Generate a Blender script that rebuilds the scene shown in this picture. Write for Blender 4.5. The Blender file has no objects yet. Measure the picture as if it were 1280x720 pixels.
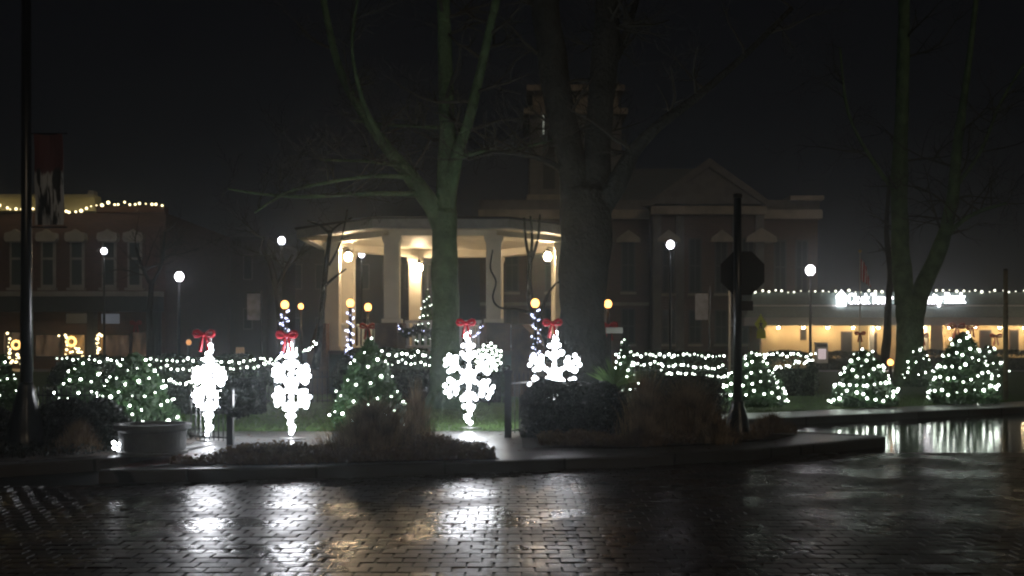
import bpy, math, random
from mathutils import Vector, Matrix, noise
random.seed(11)
PI = math.pi
scene = bpy.context.scene
col = scene.collection
CAM_H, F, HY = 1.6, 1280.0, 432.0
SLAB = 0.14

def at(px, py, D):
    return Vector(((px-640)/F*D, D, CAM_H-(py-HY)/F*D))
def G(px, py, z=SLAB):
    D = (CAM_H-z)*F/(py-HY)
    return Vector(((px-640)/F*D, D, z))

# ------------------------------------------------------------------ materials
MATS = {}
def mat(name, color, rough=0.7, metal=0.0, vary=0.0, scale=6.0, bump=0.0, bscale=30.0, color2=None, spec=0.5, transl=0.0):
    if name in MATS: return MATS[name]
    m = bpy.data.materials.new(name); m.use_nodes = True
    nt = m.node_tree; b = nt.nodes['Principled BSDF']
    b.inputs['Base Color'].default_value = (*color, 1)
    b.inputs['Roughness'].default_value = rough
    b.inputs['Metallic'].default_value = metal
    b.inputs['Specular IOR Level'].default_value = spec
    tc = nt.nodes.new('ShaderNodeTexCoord')
    if vary > 0 or color2:
        n = nt.nodes.new('ShaderNodeTexNoise'); n.inputs['Scale'].default_value = scale
        n.inputs['Detail'].default_value = 5
        nt.links.new(tc.outputs['Object'], n.inputs['Vector'])
        r = nt.nodes.new('ShaderNodeValToRGB')
        c2 = color2 or tuple(max(0, c*(1-vary)) for c in color)
        c1 = color if color2 else tuple(min(1, c*(1+vary)) for c in color)
        r.color_ramp.elements[0].position = .35; r.color_ramp.elements[1].position = .65
        r.color_ramp.elements[0].color = (*c2, 1); r.color_ramp.elements[1].color = (*c1, 1)
        nt.links.new(n.outputs['Fac'], r.inputs['Fac'])
        nt.links.new(r.outputs['Color'], b.inputs['Base Color'])
    if bump > 0:
        n2 = nt.nodes.new('ShaderNodeTexNoise'); n2.inputs['Scale'].default_value = bscale
        n2.inputs['Detail'].default_value = 4
        nt.links.new(tc.outputs['Object'], n2.inputs['Vector'])
        bp = nt.nodes.new('ShaderNodeBump'); bp.inputs['Strength'].default_value = 1.0
        bp.inputs['Distance'].default_value = bump
        nt.links.new(n2.outputs['Fac'], bp.inputs['Height'])
        nt.links.new(bp.outputs['Normal'], b.inputs['Normal'])
    MATS[name] = m
    return m

def emit(name, color, strength):
    if name in MATS: return MATS[name]
    m = bpy.data.materials.new(name); m.use_nodes = True
    nt = m.node_tree; nt.nodes.clear()
    e = nt.nodes.new('ShaderNodeEmission'); o = nt.nodes.new('ShaderNodeOutputMaterial')
    e.inputs['Color'].default_value = (*color, 1); e.inputs['Strength'].default_value = strength
    nt.links.new(e.outputs[0], o.inputs['Surface'])
    MATS[name] = m
    return m

def brick_mat(name, c1, c2, mortar, bw, bh, rough, bump, wet=False, vertical=True, msize=.012):
    m = bpy.data.materials.new(name); m.use_nodes = True
    nt = m.node_tree; b = nt.nodes['Principled BSDF']; L = nt.links.new
    tc = nt.nodes.new('ShaderNodeTexCoord')
    vec = tc.outputs['Object']
    if vertical:
        sp = nt.nodes.new('ShaderNodeSeparateXYZ'); cb = nt.nodes.new('ShaderNodeCombineXYZ'); ad = nt.nodes.new('ShaderNodeMath')
        L(vec, sp.inputs[0]); L(sp.outputs[0], ad.inputs[0]); L(sp.outputs[1], ad.inputs[1])
        L(ad.outputs[0], cb.inputs[0]); L(sp.outputs[2], cb.inputs[1]); vec = cb.outputs[0]
    else:
        # slightly wavy courses
        nz = nt.nodes.new('ShaderNodeTexNoise'); nz.inputs['Scale'].default_value = .8
        L(vec, nz.inputs['Vector'])
        vm = nt.nodes.new('ShaderNodeVectorMath'); vm.operation = 'SCALE'; vm.inputs['Scale'].default_value = .16
        L(nz.outputs['Color'], vm.inputs[0])
        va = nt.nodes.new('ShaderNodeVectorMath'); va.operation = 'ADD'
        L(vec, va.inputs[0]); L(vm.outputs[0], va.inputs[1]); vec = va.outputs[0]
    br = nt.nodes.new('ShaderNodeTexBrick')
    br.inputs['Scale'].default_value = 1.0
    br.inputs['Color1'].default_value = (*c1, 1); br.inputs['Color2'].default_value = (*c2, 1)
    br.inputs['Mortar'].default_value = (*mortar, 1)
    br.inputs['Brick Width'].default_value = bw; br.inputs['Row Height'].default_value = bh
    br.inputs['Mortar Size'].default_value = msize; br.inputs['Mortar Smooth'].default_value = 1.0 if wet else .5
    L(vec, br.inputs['Vector'])
    L(br.outputs['Color'], b.inputs['Base Color'])
    b.inputs['Roughness'].default_value = rough
    n1 = nt.nodes.new('ShaderNodeTexNoise'); n1.inputs['Scale'].default_value = 9 if wet else 8
    n1.inputs['Detail'].default_value = 3
    L(tc.outputs['Object'], n1.inputs['Vector'])
    ma = nt.nodes.new('ShaderNodeMath'); ma.operation = 'MULTIPLY_ADD'
    ma.inputs[1].default_value = -1.0
    L(br.outputs['Fac'], ma.inputs[0])
    mh = nt.nodes.new('ShaderNodeMath'); mh.operation = 'MULTIPLY'; mh.inputs[1].default_value = .45 if wet else 1.0
    L(n1.outputs['Fac'], mh.inputs[0]); L(mh.outputs[0], ma.inputs[2])
    bp = nt.nodes.new('ShaderNodeBump'); bp.inputs['Distance'].default_value = bump; bp.inputs['Strength'].default_value = 1
    L(ma.outputs[0], bp.inputs['Height']); L(bp.outputs['Normal'], b.inputs['Normal'])
    if wet:
        n2 = nt.nodes.new('ShaderNodeTexNoise'); n2.inputs['Scale'].default_value = .55; n2.inputs['Detail'].default_value = 4
        L(tc.outputs['Object'], n2.inputs['Vector'])
        mr = nt.nodes.new('ShaderNodeMapRange')
        mr.inputs['From Min'].default_value = .38; mr.inputs['From Max'].default_value = .62
        mr.inputs['To Min'].default_value = rough*.7; mr.inputs['To Max'].default_value = rough*1.7
        L(n2.outputs['Fac'], mr.inputs['Value']); L(mr.outputs[0], b.inputs['Roughness'])
    MATS[name] = m
    return m

# ------------------------------------------------------------------ mesh builder
class MB:
    def __init__(s): s.v = []; s.f = []
    def box(s, c, d, rz=0, taper=1.0, taper_y=None):
        i = len(s.v); ty = taper if taper_y is None else taper_y
        R = Matrix.Rotation(rz, 3, 'Z'); c = Vector(c)
        for dz in (-.5, .5):
            kx = taper if dz > 0 else 1; ky = ty if dz > 0 else 1
            for dx, dy in ((-.5,-.5),(.5,-.5),(.5,.5),(-.5,.5)):
                s.v.append(c + R @ Vector((dx*d[0]*kx, dy*d[1]*ky, dz*d[2])))
        for q in ((0,3,2,1),(4,5,6,7),(0,1,5,4),(1,2,6,5),(2,3,7,6),(3,0,4,7)): s.f.append([i+k for k in q])
        return s
    def b2(s, x0, x1, y0, y1, z0, z1):
        return s.box(((x0+x1)/2,(y0+y1)/2,(z0+z1)/2), (abs(x1-x0),abs(y1-y0),abs(z1-z0)))
    def tube(s, pts, rad, n=8, cap=True, rough=0.0):
        pts = [Vector(p) for p in pts]
        if not isinstance(rad, (list, tuple)): rad = [rad]*len(pts)
        i0 = len(s.v); prev = None
        for k, p in enumerate(pts):
            a = pts[max(0,k-1)]; b = pts[min(len(pts)-1,k+1)]
            t = (b-a).normalized() if (b-a).length > 1e-6 else Vector((0,0,1))
            if prev is None:
                u = t.orthogonal().normalized()
            else:
                u = prev - t*prev.dot(t)
                u = u.normalized() if u.length > 1e-6 else t.orthogonal().normalized()
            prev = u; w = t.cross(u)
            for j in range(n):
                a_ = 2*PI*j/n; r = rad[k]
                if rough: r *= 1+rough*(noise.noise(p*1.1+Vector((math.cos(a_),math.sin(a_),0))*2.1))
                s.v.append(p + (u*math.cos(a_)+w*math.sin(a_))*r)
        for k in range(len(pts)-1):
            for j in range(n):
                s.f.append([i0+k*n+j, i0+k*n+(j+1)%n, i0+(k+1)*n+(j+1)%n, i0+(k+1)*n+j])
        if cap and n > 2:
            s.f.append([i0+j for j in range(n)][::-1]); s.f.append([i0+(len(pts)-1)*n+j for j in range(n)])
        return s
    def lathe(s, c, prof, n=24, flute=0, amp=0):
        i0 = len(s.v); c = Vector(c)
        for r, z in prof:
            for j in range(n):
                a = 2*PI*j/n; rr = r*(1+amp*math.cos(flute*a)) if flute else r
                s.v.append(c + Vector((rr*math.cos(a), rr*math.sin(a), z)))
        for k in range(len(prof)-1):
            for j in range(n):
                s.f.append([i0+k*n+j, i0+k*n+(j+1)%n, i0+(k+1)*n+(j+1)%n, i0+(k+1)*n+j])
        s.f.append([i0+j for j in range(n)][::-1]); s.f.append([i0+(len(prof)-1)*n+j for j in range(n)])
        return s
    def prism(s, poly, z0, z1):
        i0 = len(s.v); n = len(poly)
        for z in (z0, z1):
            for p in poly: s.v.append(Vector((p[0], p[1], z)))
        s.f.append([i0+j for j in range(n)][::-1]); s.f.append([i0+n+j for j in range(n)])
        for j in range(n): s.f.append([i0+j, i0+(j+1)%n, i0+n+(j+1)%n, i0+n+j])
        return s
    def xz(s, poly, y0, y1):
        i0 = len(s.v); n = len(poly)
        for y in (y0, y1):
            for p in poly: s.v.append(Vector((p[0], y, p[1])))
        s.f.append([i0+j for j in range(n)]); s.f.append([i0+n+j for j in range(n)][::-1])
        for j in range(n): s.f.append([i0+j, i0+n+j, i0+n+(j+1)%n, i0+(j+1)%n])
        return s
    def quad(s, a, b, c, d):
        i = len(s.v); s.v += [Vector(a),Vector(b),Vector(c),Vector(d)]; s.f.append([i,i+1,i+2,i+3]); return s
    def leaf(s, p, size, elong=1.6):
        d = Vector((random.gauss(0,1),random.gauss(0,1),random.gauss(0,1))).normalized()
        u = d.orthogonal().normalized(); w = d.cross(u)
        i = len(s.v); p = Vector(p)
        s.v += [p-d*size*elong*.5, p+u*size*.4, p+d*size*elong*.5, p-u*size*.4]
        s.f.append([i,i+1,i+2,i+3]); return s
    def blade(s, p, h, w, lean, bend):
        p = Vector(p); a = random.uniform(0,2*PI); u = Vector((math.cos(a),math.sin(a),0))
        l = Vector((lean[0],lean[1],0)); i = len(s.v)
        m = p + Vector((0,0,h*.6)) + l*.45*h; t = p + Vector((0,0,h*(1-bend*.3))) + l*(1+bend)*h
        s.v += [p-u*w, p+u*w, m+u*w*.7, m-u*w*.7, t]
        s.f += [[i,i+1,i+2,i+3],[i+3,i+2,i+4]]; return s
    def ball(s, c, r, sub=1, sz=1.0):
        import bmesh
        bm = bmesh.new(); bmesh.ops.create_icosphere(bm, subdivisions=sub, radius=r)
        i0 = len(s.v); c = Vector(c)
        for v in bm.verts: s.v.append(c+Vector((v.co.x,v.co.y,v.co.z*sz)))
        for f in bm.faces: s.f.append([i0+v.index for v in f.verts])
        bm.free(); return s
    def build(s, name, m, parent=None, smooth=False, bevel=0):
        org = Vector((0,0,0))
        if parent is not None:
            p = parent
            while p is not None: org += p.location; p = p.parent
        me = bpy.data.meshes.new(name)
        me.from_pydata([tuple(v-org) for v in s.v], [], s.f)
        me.update()
        if smooth:
            for p in me.polygons: p.use_smooth = True
        me.materials.append(m)
        o = bpy.data.objects.new(name, me); col.objects.link(o)
        if parent is not None: o.parent = parent
        if bevel:
            bv = o.modifiers.new('bevel', 'BEVEL'); bv.width = bevel; bv.segments = 2
        return o

def tag(o, label=None, cat=None, group=None, kind=None):
    if label: o['label'] = label
    if cat: o['category'] = cat
    if group: o['group'] = group
    if kind: o['kind'] = kind
    return o
def thing(name, label, cat, loc, group=None):
    o = bpy.data.objects.new(name, None); o.empty_display_size = .2
    col.objects.link(o); o.location = Vector(loc)
    return tag(o, label, cat, group)
def child_copy(src, parent, loc):
    c = src.copy(); col.objects.link(c); c.parent = parent; c.location = loc; return c

# ------------------------------------------------------------------ palette
M_black = mat('black_iron', (.006,.007,.008), .32, .0, spec=.6)
M_conc = mat('wet_concrete', (.10,.10,.10), .33, vary=.35, scale=2.3, bump=.004, bscale=60)
M_kerb = brick_mat('kerb_concrete', (.075,.072,.07), (.045,.045,.043), (.008,.008,.008), 1.5, 3.0, .45, .004, vertical=False, msize=.02)
M_cream = mat('cream_paint', (.76,.69,.54), .55, vary=.08, scale=2)
M_white = mat('white_paint', (.75,.75,.72), .5, vary=.06, scale=4)
M_brown = mat('brown_stone', (.13,.075,.045), .75, vary=.3, scale=3, bump=.01, bscale=18)
M_greystone = mat('grey_stone', (.15,.14,.125), .8, vary=.2, scale=1.2, bump=.01, bscale=8)
M_limestone = mat('limestone', (.33,.28,.21), .8, vary=.2, scale=1.0)
M_roof = mat('dark_shingle', (.03,.03,.032), .7, vary=.3, scale=4)
M_bark = mat('green_lit_bark', (.10,.175,.085), .85, color2=(.05,.095,.045), scale=3.2, bump=.07, bscale=12)  # green light on the trunk is put into the bark colour
M_bark_dk = mat('dark_bark', (.032,.036,.030), .9, color2=(.018,.02,.017), scale=3.0, bump=.08, bscale=11)
M_twig = mat('twig_bark', (.045,.045,.036), .9)
M_needle = mat('evergreen_needles', (.055,.12,.04), .45, color2=(.03,.075,.028), scale=9)
M_hedge = mat('hedge_leaves', (.02,.035,.016), .45, color2=(.012,.02,.010), scale=7)
M_box = mat('boxwood_leaves', (.013,.019,.013), .4, color2=(.008,.012,.008), scale=9)
M_dry = mat('dry_stalks', (.42,.31,.18), .8, color2=(.10,.075,.045), scale=5)
M_drydk = mat('brown_stalks', (.20,.14,.08), .85, color2=(.10,.07,.045), scale=6)
M_red = mat('red_velvet', (.65,.010,.035), .6)
M_reddk = mat('dark_red_velvet', (.32,.008,.01), .6)
M_wire = mat('green_cord', (.006,.012,.006), .5)
E_flake = emit('snowflake_glow', (.92,.94,1.0), 26.0)
E_bulb = emit('cool_bulb', (.90,1.0,.90), 24.0)
E_blue = emit('violet_bulb', (.62,.66,1.0), 7.0)
E_yell = emit('warm_bulb', (1.0,.80,.42), 5.0)
E_roofb = emit('roof_bulb', (1.0,.98,.80), 3.2)
E_globe = emit('amber_globe', (1.0,.42,.11), 5.5)
E_lant = emit('lantern_flame', (1.0,.74,.46), 290.0)
E_white = emit('street_globe', (1.0,.93,1.0), 28.0)
E_white2 = emit('far_street_globe', (.93,.90,1.0), 15.0)

# ------------------------------------------------------------------ ground
M_street = mat('brick_joint', (.008,.0075,.007), .5, vary=.3, scale=9)
g = MB(); g.quad((-500,-60,-.02),(500,-60,-.02),(500,900,-.02),(-500,900,-.02))
tag(g.build('ground', mat('asphalt', (.03,.03,.03), .35, vary=.3, scale=1.5, bump=.01, bscale=25)), kind='structure')
g = MB(); g.quad((-80,-20,0),(80,-20,0),(80,15.3,0),(-80,15.3,0))
tag(g.build('street', M_street), kind='structure')
M_side = mat('wet_asphalt', (.016,.015,.015), .10, vary=.3, scale=1.2, bump=.0022, bscale=5.5)
g = MB(); g.quad((-80,15.3,-.004),(80,15.3,-.004),(80,60,-.004),(-80,60,-.004))
tag(g.build('side_road', M_side), kind='structure')

front = [(-4.80,11.90),(-3.0,12.15),(0,12.95),(1.6,13.45),(3.2,14.25),(4.6,15.2),(5.55,15.95)]
tip = [(5.86,16.2),(5.98,16.42),(5.86,16.66)]
back = [(4.9,17.3),(3.9,18.3),(3.55,19.2),(3.9,19.95)]
far = [(5.6,20.7),(9.4,22.8),(12.2,24.4),(22,30),(44,44),(70,61)]
slab = front+tip+back+far+[(70,64),(-70,64),(-70,10.0),(-9,11.8),(-6.2,12.45),(-5.28,13.1),(-4.35,15.06),(-2.8,14.6)]
m = MB().prism(slab, -.02, SLAB); tag(m.build('sidewalk', M_conc), kind='structure')
# brick setts of the street: every brick a slightly tilted, worn, rounded block
def inpoly(x, y, P):
    c = False
    for i in range(len(P)):
        x1,y1 = P[i]; x2,y2 = P[i-1]
        if (y1>y)!=(y2>y) and x < (x2-x1)*(y-y1)/(y2-y1)+x1: c = not c
    return c
g = MB(); BW, BD = .195, .165; rowi = 0; y = 5.6
while y < 19.5:
    x = -13 + (.5*BW if rowi%2 else 0)+random.uniform(-.01,.01)
    while x < 14.5:
        yy = y+.05*noise.noise(Vector((x*.25,y*.25,0)))*2+random.gauss(0,.003); x_ = x+random.gauss(0,.004)
        if abs(x_) < yy*.66+1.2 and not inpoly(x_, yy, slab) and not (yy > 15.2+.12*x_*0 and x_ > 3.0) and not (yy > 16.2) and not inpoly(x_, yy+.08, slab) and not (x_<-4.3 and yy>11.7):
            z = .010+random.gauss(0,.0014)+.004*noise.noise(Vector((x*.5,y*.5,3))); tx, ty = random.gauss(0,.005), random.gauss(0,.007)
            w, d = BW*.5-.006, BD*.5-.006; i0 = len(g.v)
            for rx, ry, dz in ((w,d,-.014),(w*.965,d*.96,-.0016),(w*.62,d*.62,-.0004)):
                for a, b_ in ((-1,-1),(1,-1),(1,1),(-1,1)):
                    g.v.append(Vector((x_+a*rx, yy+b_*ry, z+dz+a*rx*tx+b_*ry*ty)))
            for k in (0,4):
                for q in range(4): g.f.append([i0+k+q, i0+k+(q+1)%4, i0+k+4+(q+1)%4, i0+k+4+q])
            g.f.append([i0+8,i0+9,i0+10,i0+11])
        x += BW
    y += BD; rowi += 1
M_sett = mat('wet_brick_sett', (.055,.040,.036), .30, color2=(.018,.016,.016), scale=2.2, bump=.0032, bscale=17, spec=.27)
nt = M_sett.node_tree; n2 = nt.nodes.new('ShaderNodeTexNoise'); n2.inputs['Scale'].default_value = .9; n2.inputs['Detail'].default_value = 6
tc = nt.nodes.new('ShaderNodeTexCoord'); nt.links.new(tc.outputs['Object'], n2.inputs['Vector'])
mr = nt.nodes.new('ShaderNodeMapRange'); mr.inputs['From Min'].default_value = .36; mr.inputs['From Max'].default_value = .62; mr.inputs['To Min'].default_value = .18; mr.inputs['To Max'].default_value = .42
nt.links.new(n2.outputs['Fac'], mr.inputs['Value']); nt.links.new(mr.outputs[0], nt.nodes['Principled BSDF'].inputs['Roughness'])
tag(g.build('street_paving', M_sett), kind='structure')
# kerbs: a raised lip along every outer edge of the block
def kerb_strip(name, line, w=.16, z1=SLAB+.008, label=None):
    mb = MB(); L = [Vector((x,y,0)) for x,y in line]; n = len(L)
    inn = []; out = []
    for i,p in enumerate(L):
        a = L[max(0,i-1)]; b = L[min(n-1,i+1)]; t = (b-a).normalized(); nn = Vector((-t.y,t.x,0))
        out.append(p-nn*.012); inn.append(p+nn*w)
    i0 = 0
    for i in range(n):
        for q, z in ((out[i],-.015),(out[i],z1-.02),(out[i]+(inn[i]-out[i])*.12,z1),(inn[i],z1),(inn[i],-.015)):
            mb.v.append(Vector((q.x,q.y,z)))
    for i in range(n-1):
        for k in range(5):
            mb.f.append([i*5+k,(i+1)*5+k,(i+1)*5+(k+1)%5,i*5+(k+1)%5])
    mb.f.append([0,1,2,3,4]); mb.f.append([(n-1)*5+k for k in range(5)][::-1])
    return tag(mb.build(name, M_kerb), kind='structure')
kerb_strip('kerb', front+tip+back+far)
kerb_strip('kerb', [(-70,10.0),(-9,11.8),(-6.2,12.45),(-5.28,13.1),(-4.35,15.06)])
g = MB(); g.quad((-4.8,11.9,.004),(-3.2,14.05,.10),(-4.66,14.4,.10),(-5.28,13.1,.004))
tag(g.build('kerb_ramp', brick_mat('ramp_brick', (.17,.055,.04), (.12,.04,.03), (.04,.02,.02), .2, .1, .4, .004, vertical=False)), kind='structure')
g = MB(); g.quad((-3.2,14.05,.10),(-2.8,14.6,.143),(-4.35,15.06,.143),(-4.66,14.4,.10))
tag(g.build('kerb_ramp_top', M_conc), kind='structure')

# lawn
M_lawn = mat('lawn_turf', (.07,.14,.028), .75, color2=(.045,.09,.02), scale=3, bump=.03, bscale=50)
lawn = [(-69,17.4),(3.2,17.4),(3.1,19.4),(3.6,21.2),(5.3,22.2),(9.1,24.3),(12.0,26.0),(21.5,31.6),(43,45.5),(60,57),(-69,57)]
g = MB(); g.v = [Vector((x,y,SLAB+.004)) for x,y in lawn]; g.f = [list(range(len(lawn)))]
tag(g.build('lawn', M_lawn), kind='structure')
g = MB(); g.quad((-2.2,17.4,SLAB+.008),(.9,17.4,SLAB+.008),(-.6,28,SLAB+.008),(-3.6,28,SLAB+.008))
def inpoly(x, y, P):
    c = False
    for i in range(len(P)):
        x1,y1 = P[i]; x2,y2 = P[i-1]
        if (y1>y)!=(y2>y) and x < (x2-x1)*(y-y1)/(y2-y1)+x1: c = not c
    return c
g = MB(); k = 0
while k < 26000:
    y = 17.4+ (random.random()**1.6)*13; x = random.uniform(-.55,.55)*y
    if not inpoly(x, y, lawn): continue
    g.blade((x,y,SLAB), random.uniform(.03,.07), .006, (random.gauss(0,.3),random.gauss(0,.3)), .3); k += 1
tag(g.build('grass', mat('grass_blades', (.10,.20,.03), .6, color2=(.06,.13,.025), scale=8)), 'short damp green grass lit by the snowflake displays', 'grass', kind='stuff')
# planting beds
M_soil = mat('mulch', (.028,.02,.014), .8, vary=.4, scale=20, bump=.02, bscale=40)
for pts in ([(-4.45,12.25),(-3.0,12.4),(-.15,13.05),(-.5,15.0),(-2.6,14.4),(-3.9,13.2)],
            [(.15,14.5),(1.6,14.4),(3.0,15.0),(4.0,15.7),(4.6,16.6),(3.6,17.3),(3.1,18.2),(.15,17.3)],
            [(-30,12.2),(-9,12.25),(-6.3,12.75),(-5.45,13.4),(-4.75,15.1),(-5.0,17.3),(-30,17.3)]):
    g = MB(); g.v = [Vector((x,y,SLAB+.012)) for x,y in pts]; g.f = [list(range(len(pts)))]
    tag(g.build('soil', M_soil), kind='structure')
# roads round the far buildings
g = MB(); g.quad((-90,64,-.008),(90,64,-.008),(90,76,-.008),(-90,76,-.008))
tag(g.build('far_road', M_side), kind='structure')

# ------------------------------------------------------------------ light strings
def make_bulb(r, m, name='bulb', sub=1):
    return MB().ball((0,0,0), r, sub).build(name, m, smooth=True)
E_bulb2 = emit('cool_bulb_dim', (.86,1.0,.84), 7.0)
PROTO = {}
BK = {'cool':.64,'coolb':.64,'blue':.85,'warm':.85,'roof':.9}
def bulb_obj(key, r, m, parent, loc):
    k = (key, round(r,3))
    if k not in PROTO:
        me = MB().ball((0,0,0), r, 1 if r < .05 else 2)
        o = me.build('bulb', m, smooth=True); PROTO[k] = o.data
        o.parent = parent; o.location = loc; return o
    o = bpy.data.objects.new('bulb', PROTO[k]); col.objects.link(o); o.parent = parent; o.location = loc
    return o
def light_string(label, pts, mkey='cool', r=.028, group=None, wire=True, name='light_string', hang=.0, wire_pts=None):
    m = {'cool':E_bulb,'blue':E_blue,'warm':E_yell,'roof':E_roofb}[mkey]
    pts = [Vector(p) for p in pts]
    t = thing(name, label, 'string lights', pts[0], group)
    if wire:
        MB().tube(wire_pts or pts, .006, n=3, cap=False).build('wire', M_wire, t)
    for p in pts:
        j = r*.9
        q = p - t.location + Vector((random.uniform(-j,j),random.uniform(-j,j),random.uniform(-j,j)-hang))
        dim = mkey == 'cool' and random.random() < .38
        bulb_obj('coolb' if dim else mkey, r*BK.get(mkey,1)*random.choice((.55,.8,1,1,1.25)), E_bulb2 if dim else m, t, q)
    return t
def resample(pts, n, jit=0):
    pts = [Vector(p) for p in pts]; d = [0]
    for a,b in zip(pts,pts[1:]): d.append(d[-1]+(b-a).length)
    out = []
    for k in range(n):
        s = d[-1]*k/(n-1) if n > 1 else 0; i = 0
        while i < len(d)-2 and d[i+1] < s: i += 1
        u = (s-d[i])/max(1e-6, d[i+1]-d[i]); p = pts[i].lerp(pts[i+1], u)
        if jit: p += Vector((random.uniform(-jit,jit),random.uniform(-jit,jit),random.uniform(-jit,jit)))
        out.append(p)
    return out

# ------------------------------------------------------------------ bow, snowflakes
def bow_mesh(c, s, mb=None):
    """puffed velvet bow: two loops, a knot and two hanging tails"""
    mb = mb or MB(); c = Vector(c)
    for sg in (-1,1):
        pts = [c+Vector((sg*s*u,-.05*s,s*v)) for u,v in ((.02,0),(.18,.10),(.38,.19),(.52,.16),(.56,.04),(.48,-.08),(.28,-.09),(.05,-.02))]
        mb.tube(pts, [s*r for r in (.05,.11,.13,.12,.11,.12,.10,.05)], 7)
        tl = [c+Vector((sg*s*u,-.02*s,-s*v)) for u,v in ((.02,0),(.12,.30),(.17,.62),(.24,.95))]
        mb.tube(tl, [s*r for r in (.05,.08,.09,.10)], 5)
    mb.ball(c+Vector((0,-.10*s,0)), s*.14, 1)
    return mb
def snowflake(label, base, H, hub_z, R, rz, bow_z):
    """lit snowflake on a post: frame of bars with bulbs, red bow on top"""
    base = Vector(base); t = thing('snowflake_display', label, 'light display', base, 'lit snowflakes beside the walk')
    Rm = Matrix.Rotation(rz, 3, 'Z')
    def P(x, z, y=0): return base + Rm @ Vector((x, y, z))
    m = MB(); m.tube([P(0,0),P(0,H)], .022, 8); m.box(P(0,.012), (.3,.3,.024), rz)
    m.build('post', mat('galvanised_post', (.5,.5,.5), .4, .8), t)
    fr = MB(); pts = []
    for k in range(6):
        a = PI/2 + k*PI/3; ux, uz = math.cos(a), math.sin(a)
        fr.tube([P(0,hub_z), P(ux*R, hub_z+uz*R)], .011, 6)
        for q in range(1,7): pts.append((ux*R*q/6, hub_z+uz*R*q/6))
        for f, ln in ((.52,.30),(.82,.22)):
            for sg in (-1,1):
                b = a + sg*PI/3.4
                x0, z0 = ux*R*f, hub_z+uz*R*f
                x1, z1 = x0+math.cos(b)*R*ln, z0+math.sin(b)*R*ln
                fr.tube([P(x0,z0),P(x1,z1)], .009, 5)
                pts.append((x1,z1)); 
                if ln > .25: pts.append(((x0+x1)/2,(z0+z1)/2))
    fr.build('frame', mat('white_frame', (.7,.7,.7), .5), t)
    pts.append((0,hub_z))
    z = .10
    while z < hub_z-R*.98: pts.append((random.uniform(-.045,.045), z)); z += .05
    z = hub_z+R*1.05
    while z < bow_z-.06: pts.append((random.uniform(-.04,.04), z)); z += .055
    for k in range(7): pts.append((.09*math.cos(k*.9), hub_z+.09*math.sin(k*.9)))
    for i,(x,z) in enumerate(pts):
        bulb_obj('flake', .040 if i%3 else .052, E_flake, t, P(x+random.uniform(-.01,.01), z+random.uniform(-.01,.01), -.03+random.uniform(-.02,.02))-base)
    bow_mesh(P(0,bow_z+.07,-.11), .27).build('bow', M_red, t)
    return t
def flake_at(label, px, y_base, y_hub, R_px, y_bow, rz):
    b = G(px, y_base); D = b.y
    zf = lambda py: CAM_H-(py-HY)/F*D - SLAB
    return snowflake(label, b, zf(y_bow)+.05, zf(y_hub), R_px/F*D, rz, zf(y_bow))
flake_at('lit snowflake on a post seen behind the iron fence by the round planter', 263, 551, 484, 36, 424, -.72)
flake_at('lit snowflake with narrow turned outline standing alone on the pavement edge', 366, 549, 482, 40, 425, -.74)
flake_at('broad lit snowflake standing just right of the green tree trunk', 587, 536, 470, 40, 409, -.56)
flake_at('lit snowflake rising behind the dark boxwood hedge', 694, 537, 468, 38, 409, -.50)

# ------------------------------------------------------------------ trees
def limb(mb, pix, rough=.22, n=10, wob=0.0):
    pts = []; rad = []
    for (px,py,D,rp) in pix:
        pts.append(at(px,py,D)); rad.append(rp/F*D)
    # smooth by subdividing with Catmull-Rom
    P = [pts[0]]+pts+[pts[-1]]; out = []; ro = []
    for i in range(1,len(P)-2):
        for k in range(5):
            t = k/5; a,b,c,d = P[i-1],P[i],P[i+1],P[i+2]
            out.append(.5*((2*b)+(-a+c)*t+(2*a-5*b+4*c-d)*t*t+(-a+3*b-3*c+d)*t**3)); ro.append(rad[i-1]*(1-t)+rad[i]*t)
    out.append(pts[-1]); ro.append(rad[-1])
    if wob: out = [p+Vector((random.gauss(0,wob),random.gauss(0,wob),random.gauss(0,wob))) for p in out]
    mb.tube(out, ro, n, rough=rough)
    return out, ro
def twigs(mb, line, rad, count, length, depth, up=.3, lo=.3):
    for _ in range(count):
        i = random.randint(int(len(line)*lo), len(line)-1)
        p = line[i]; r = min(rad[i]*.5, .05)
        d = Vector((random.gauss(0,1), random.gauss(0,.7), abs(random.gauss(0,.6))+up-.25)).normalized()
        branch(mb, p, d, length*random.uniform(.5,1.1), r, depth)
def branch(mb, p, d, length, r, depth):
    n = 6; pts = [Vector(p)]; dd = d.copy()
    for k in range(n):
        dd = (dd + Vector((random.gauss(0,.16),random.gauss(0,.16),random.gauss(.03,.13)))).normalized()
        pts.append(pts[-1]+dd*length/n)
    rr = [max(.004, r*(1-.75*k/n)) for k in range(n+1)]
    mb.tube(pts, rr, 5 if r > .02 else 3, cap=False)
    if depth > 0:
        for _ in range(random.randint(4,6)):
            i = random.randint(1,n); sd = Vector((random.gauss(0,1),random.gauss(0,1),random.gauss(0,1)))
            nd = (dd*.9 + sd.normalized()*.9).normalized()
            branch(mb, pts[i], nd, length*random.uniform(.4,.65), rr[i]*.65, depth-1)
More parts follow.
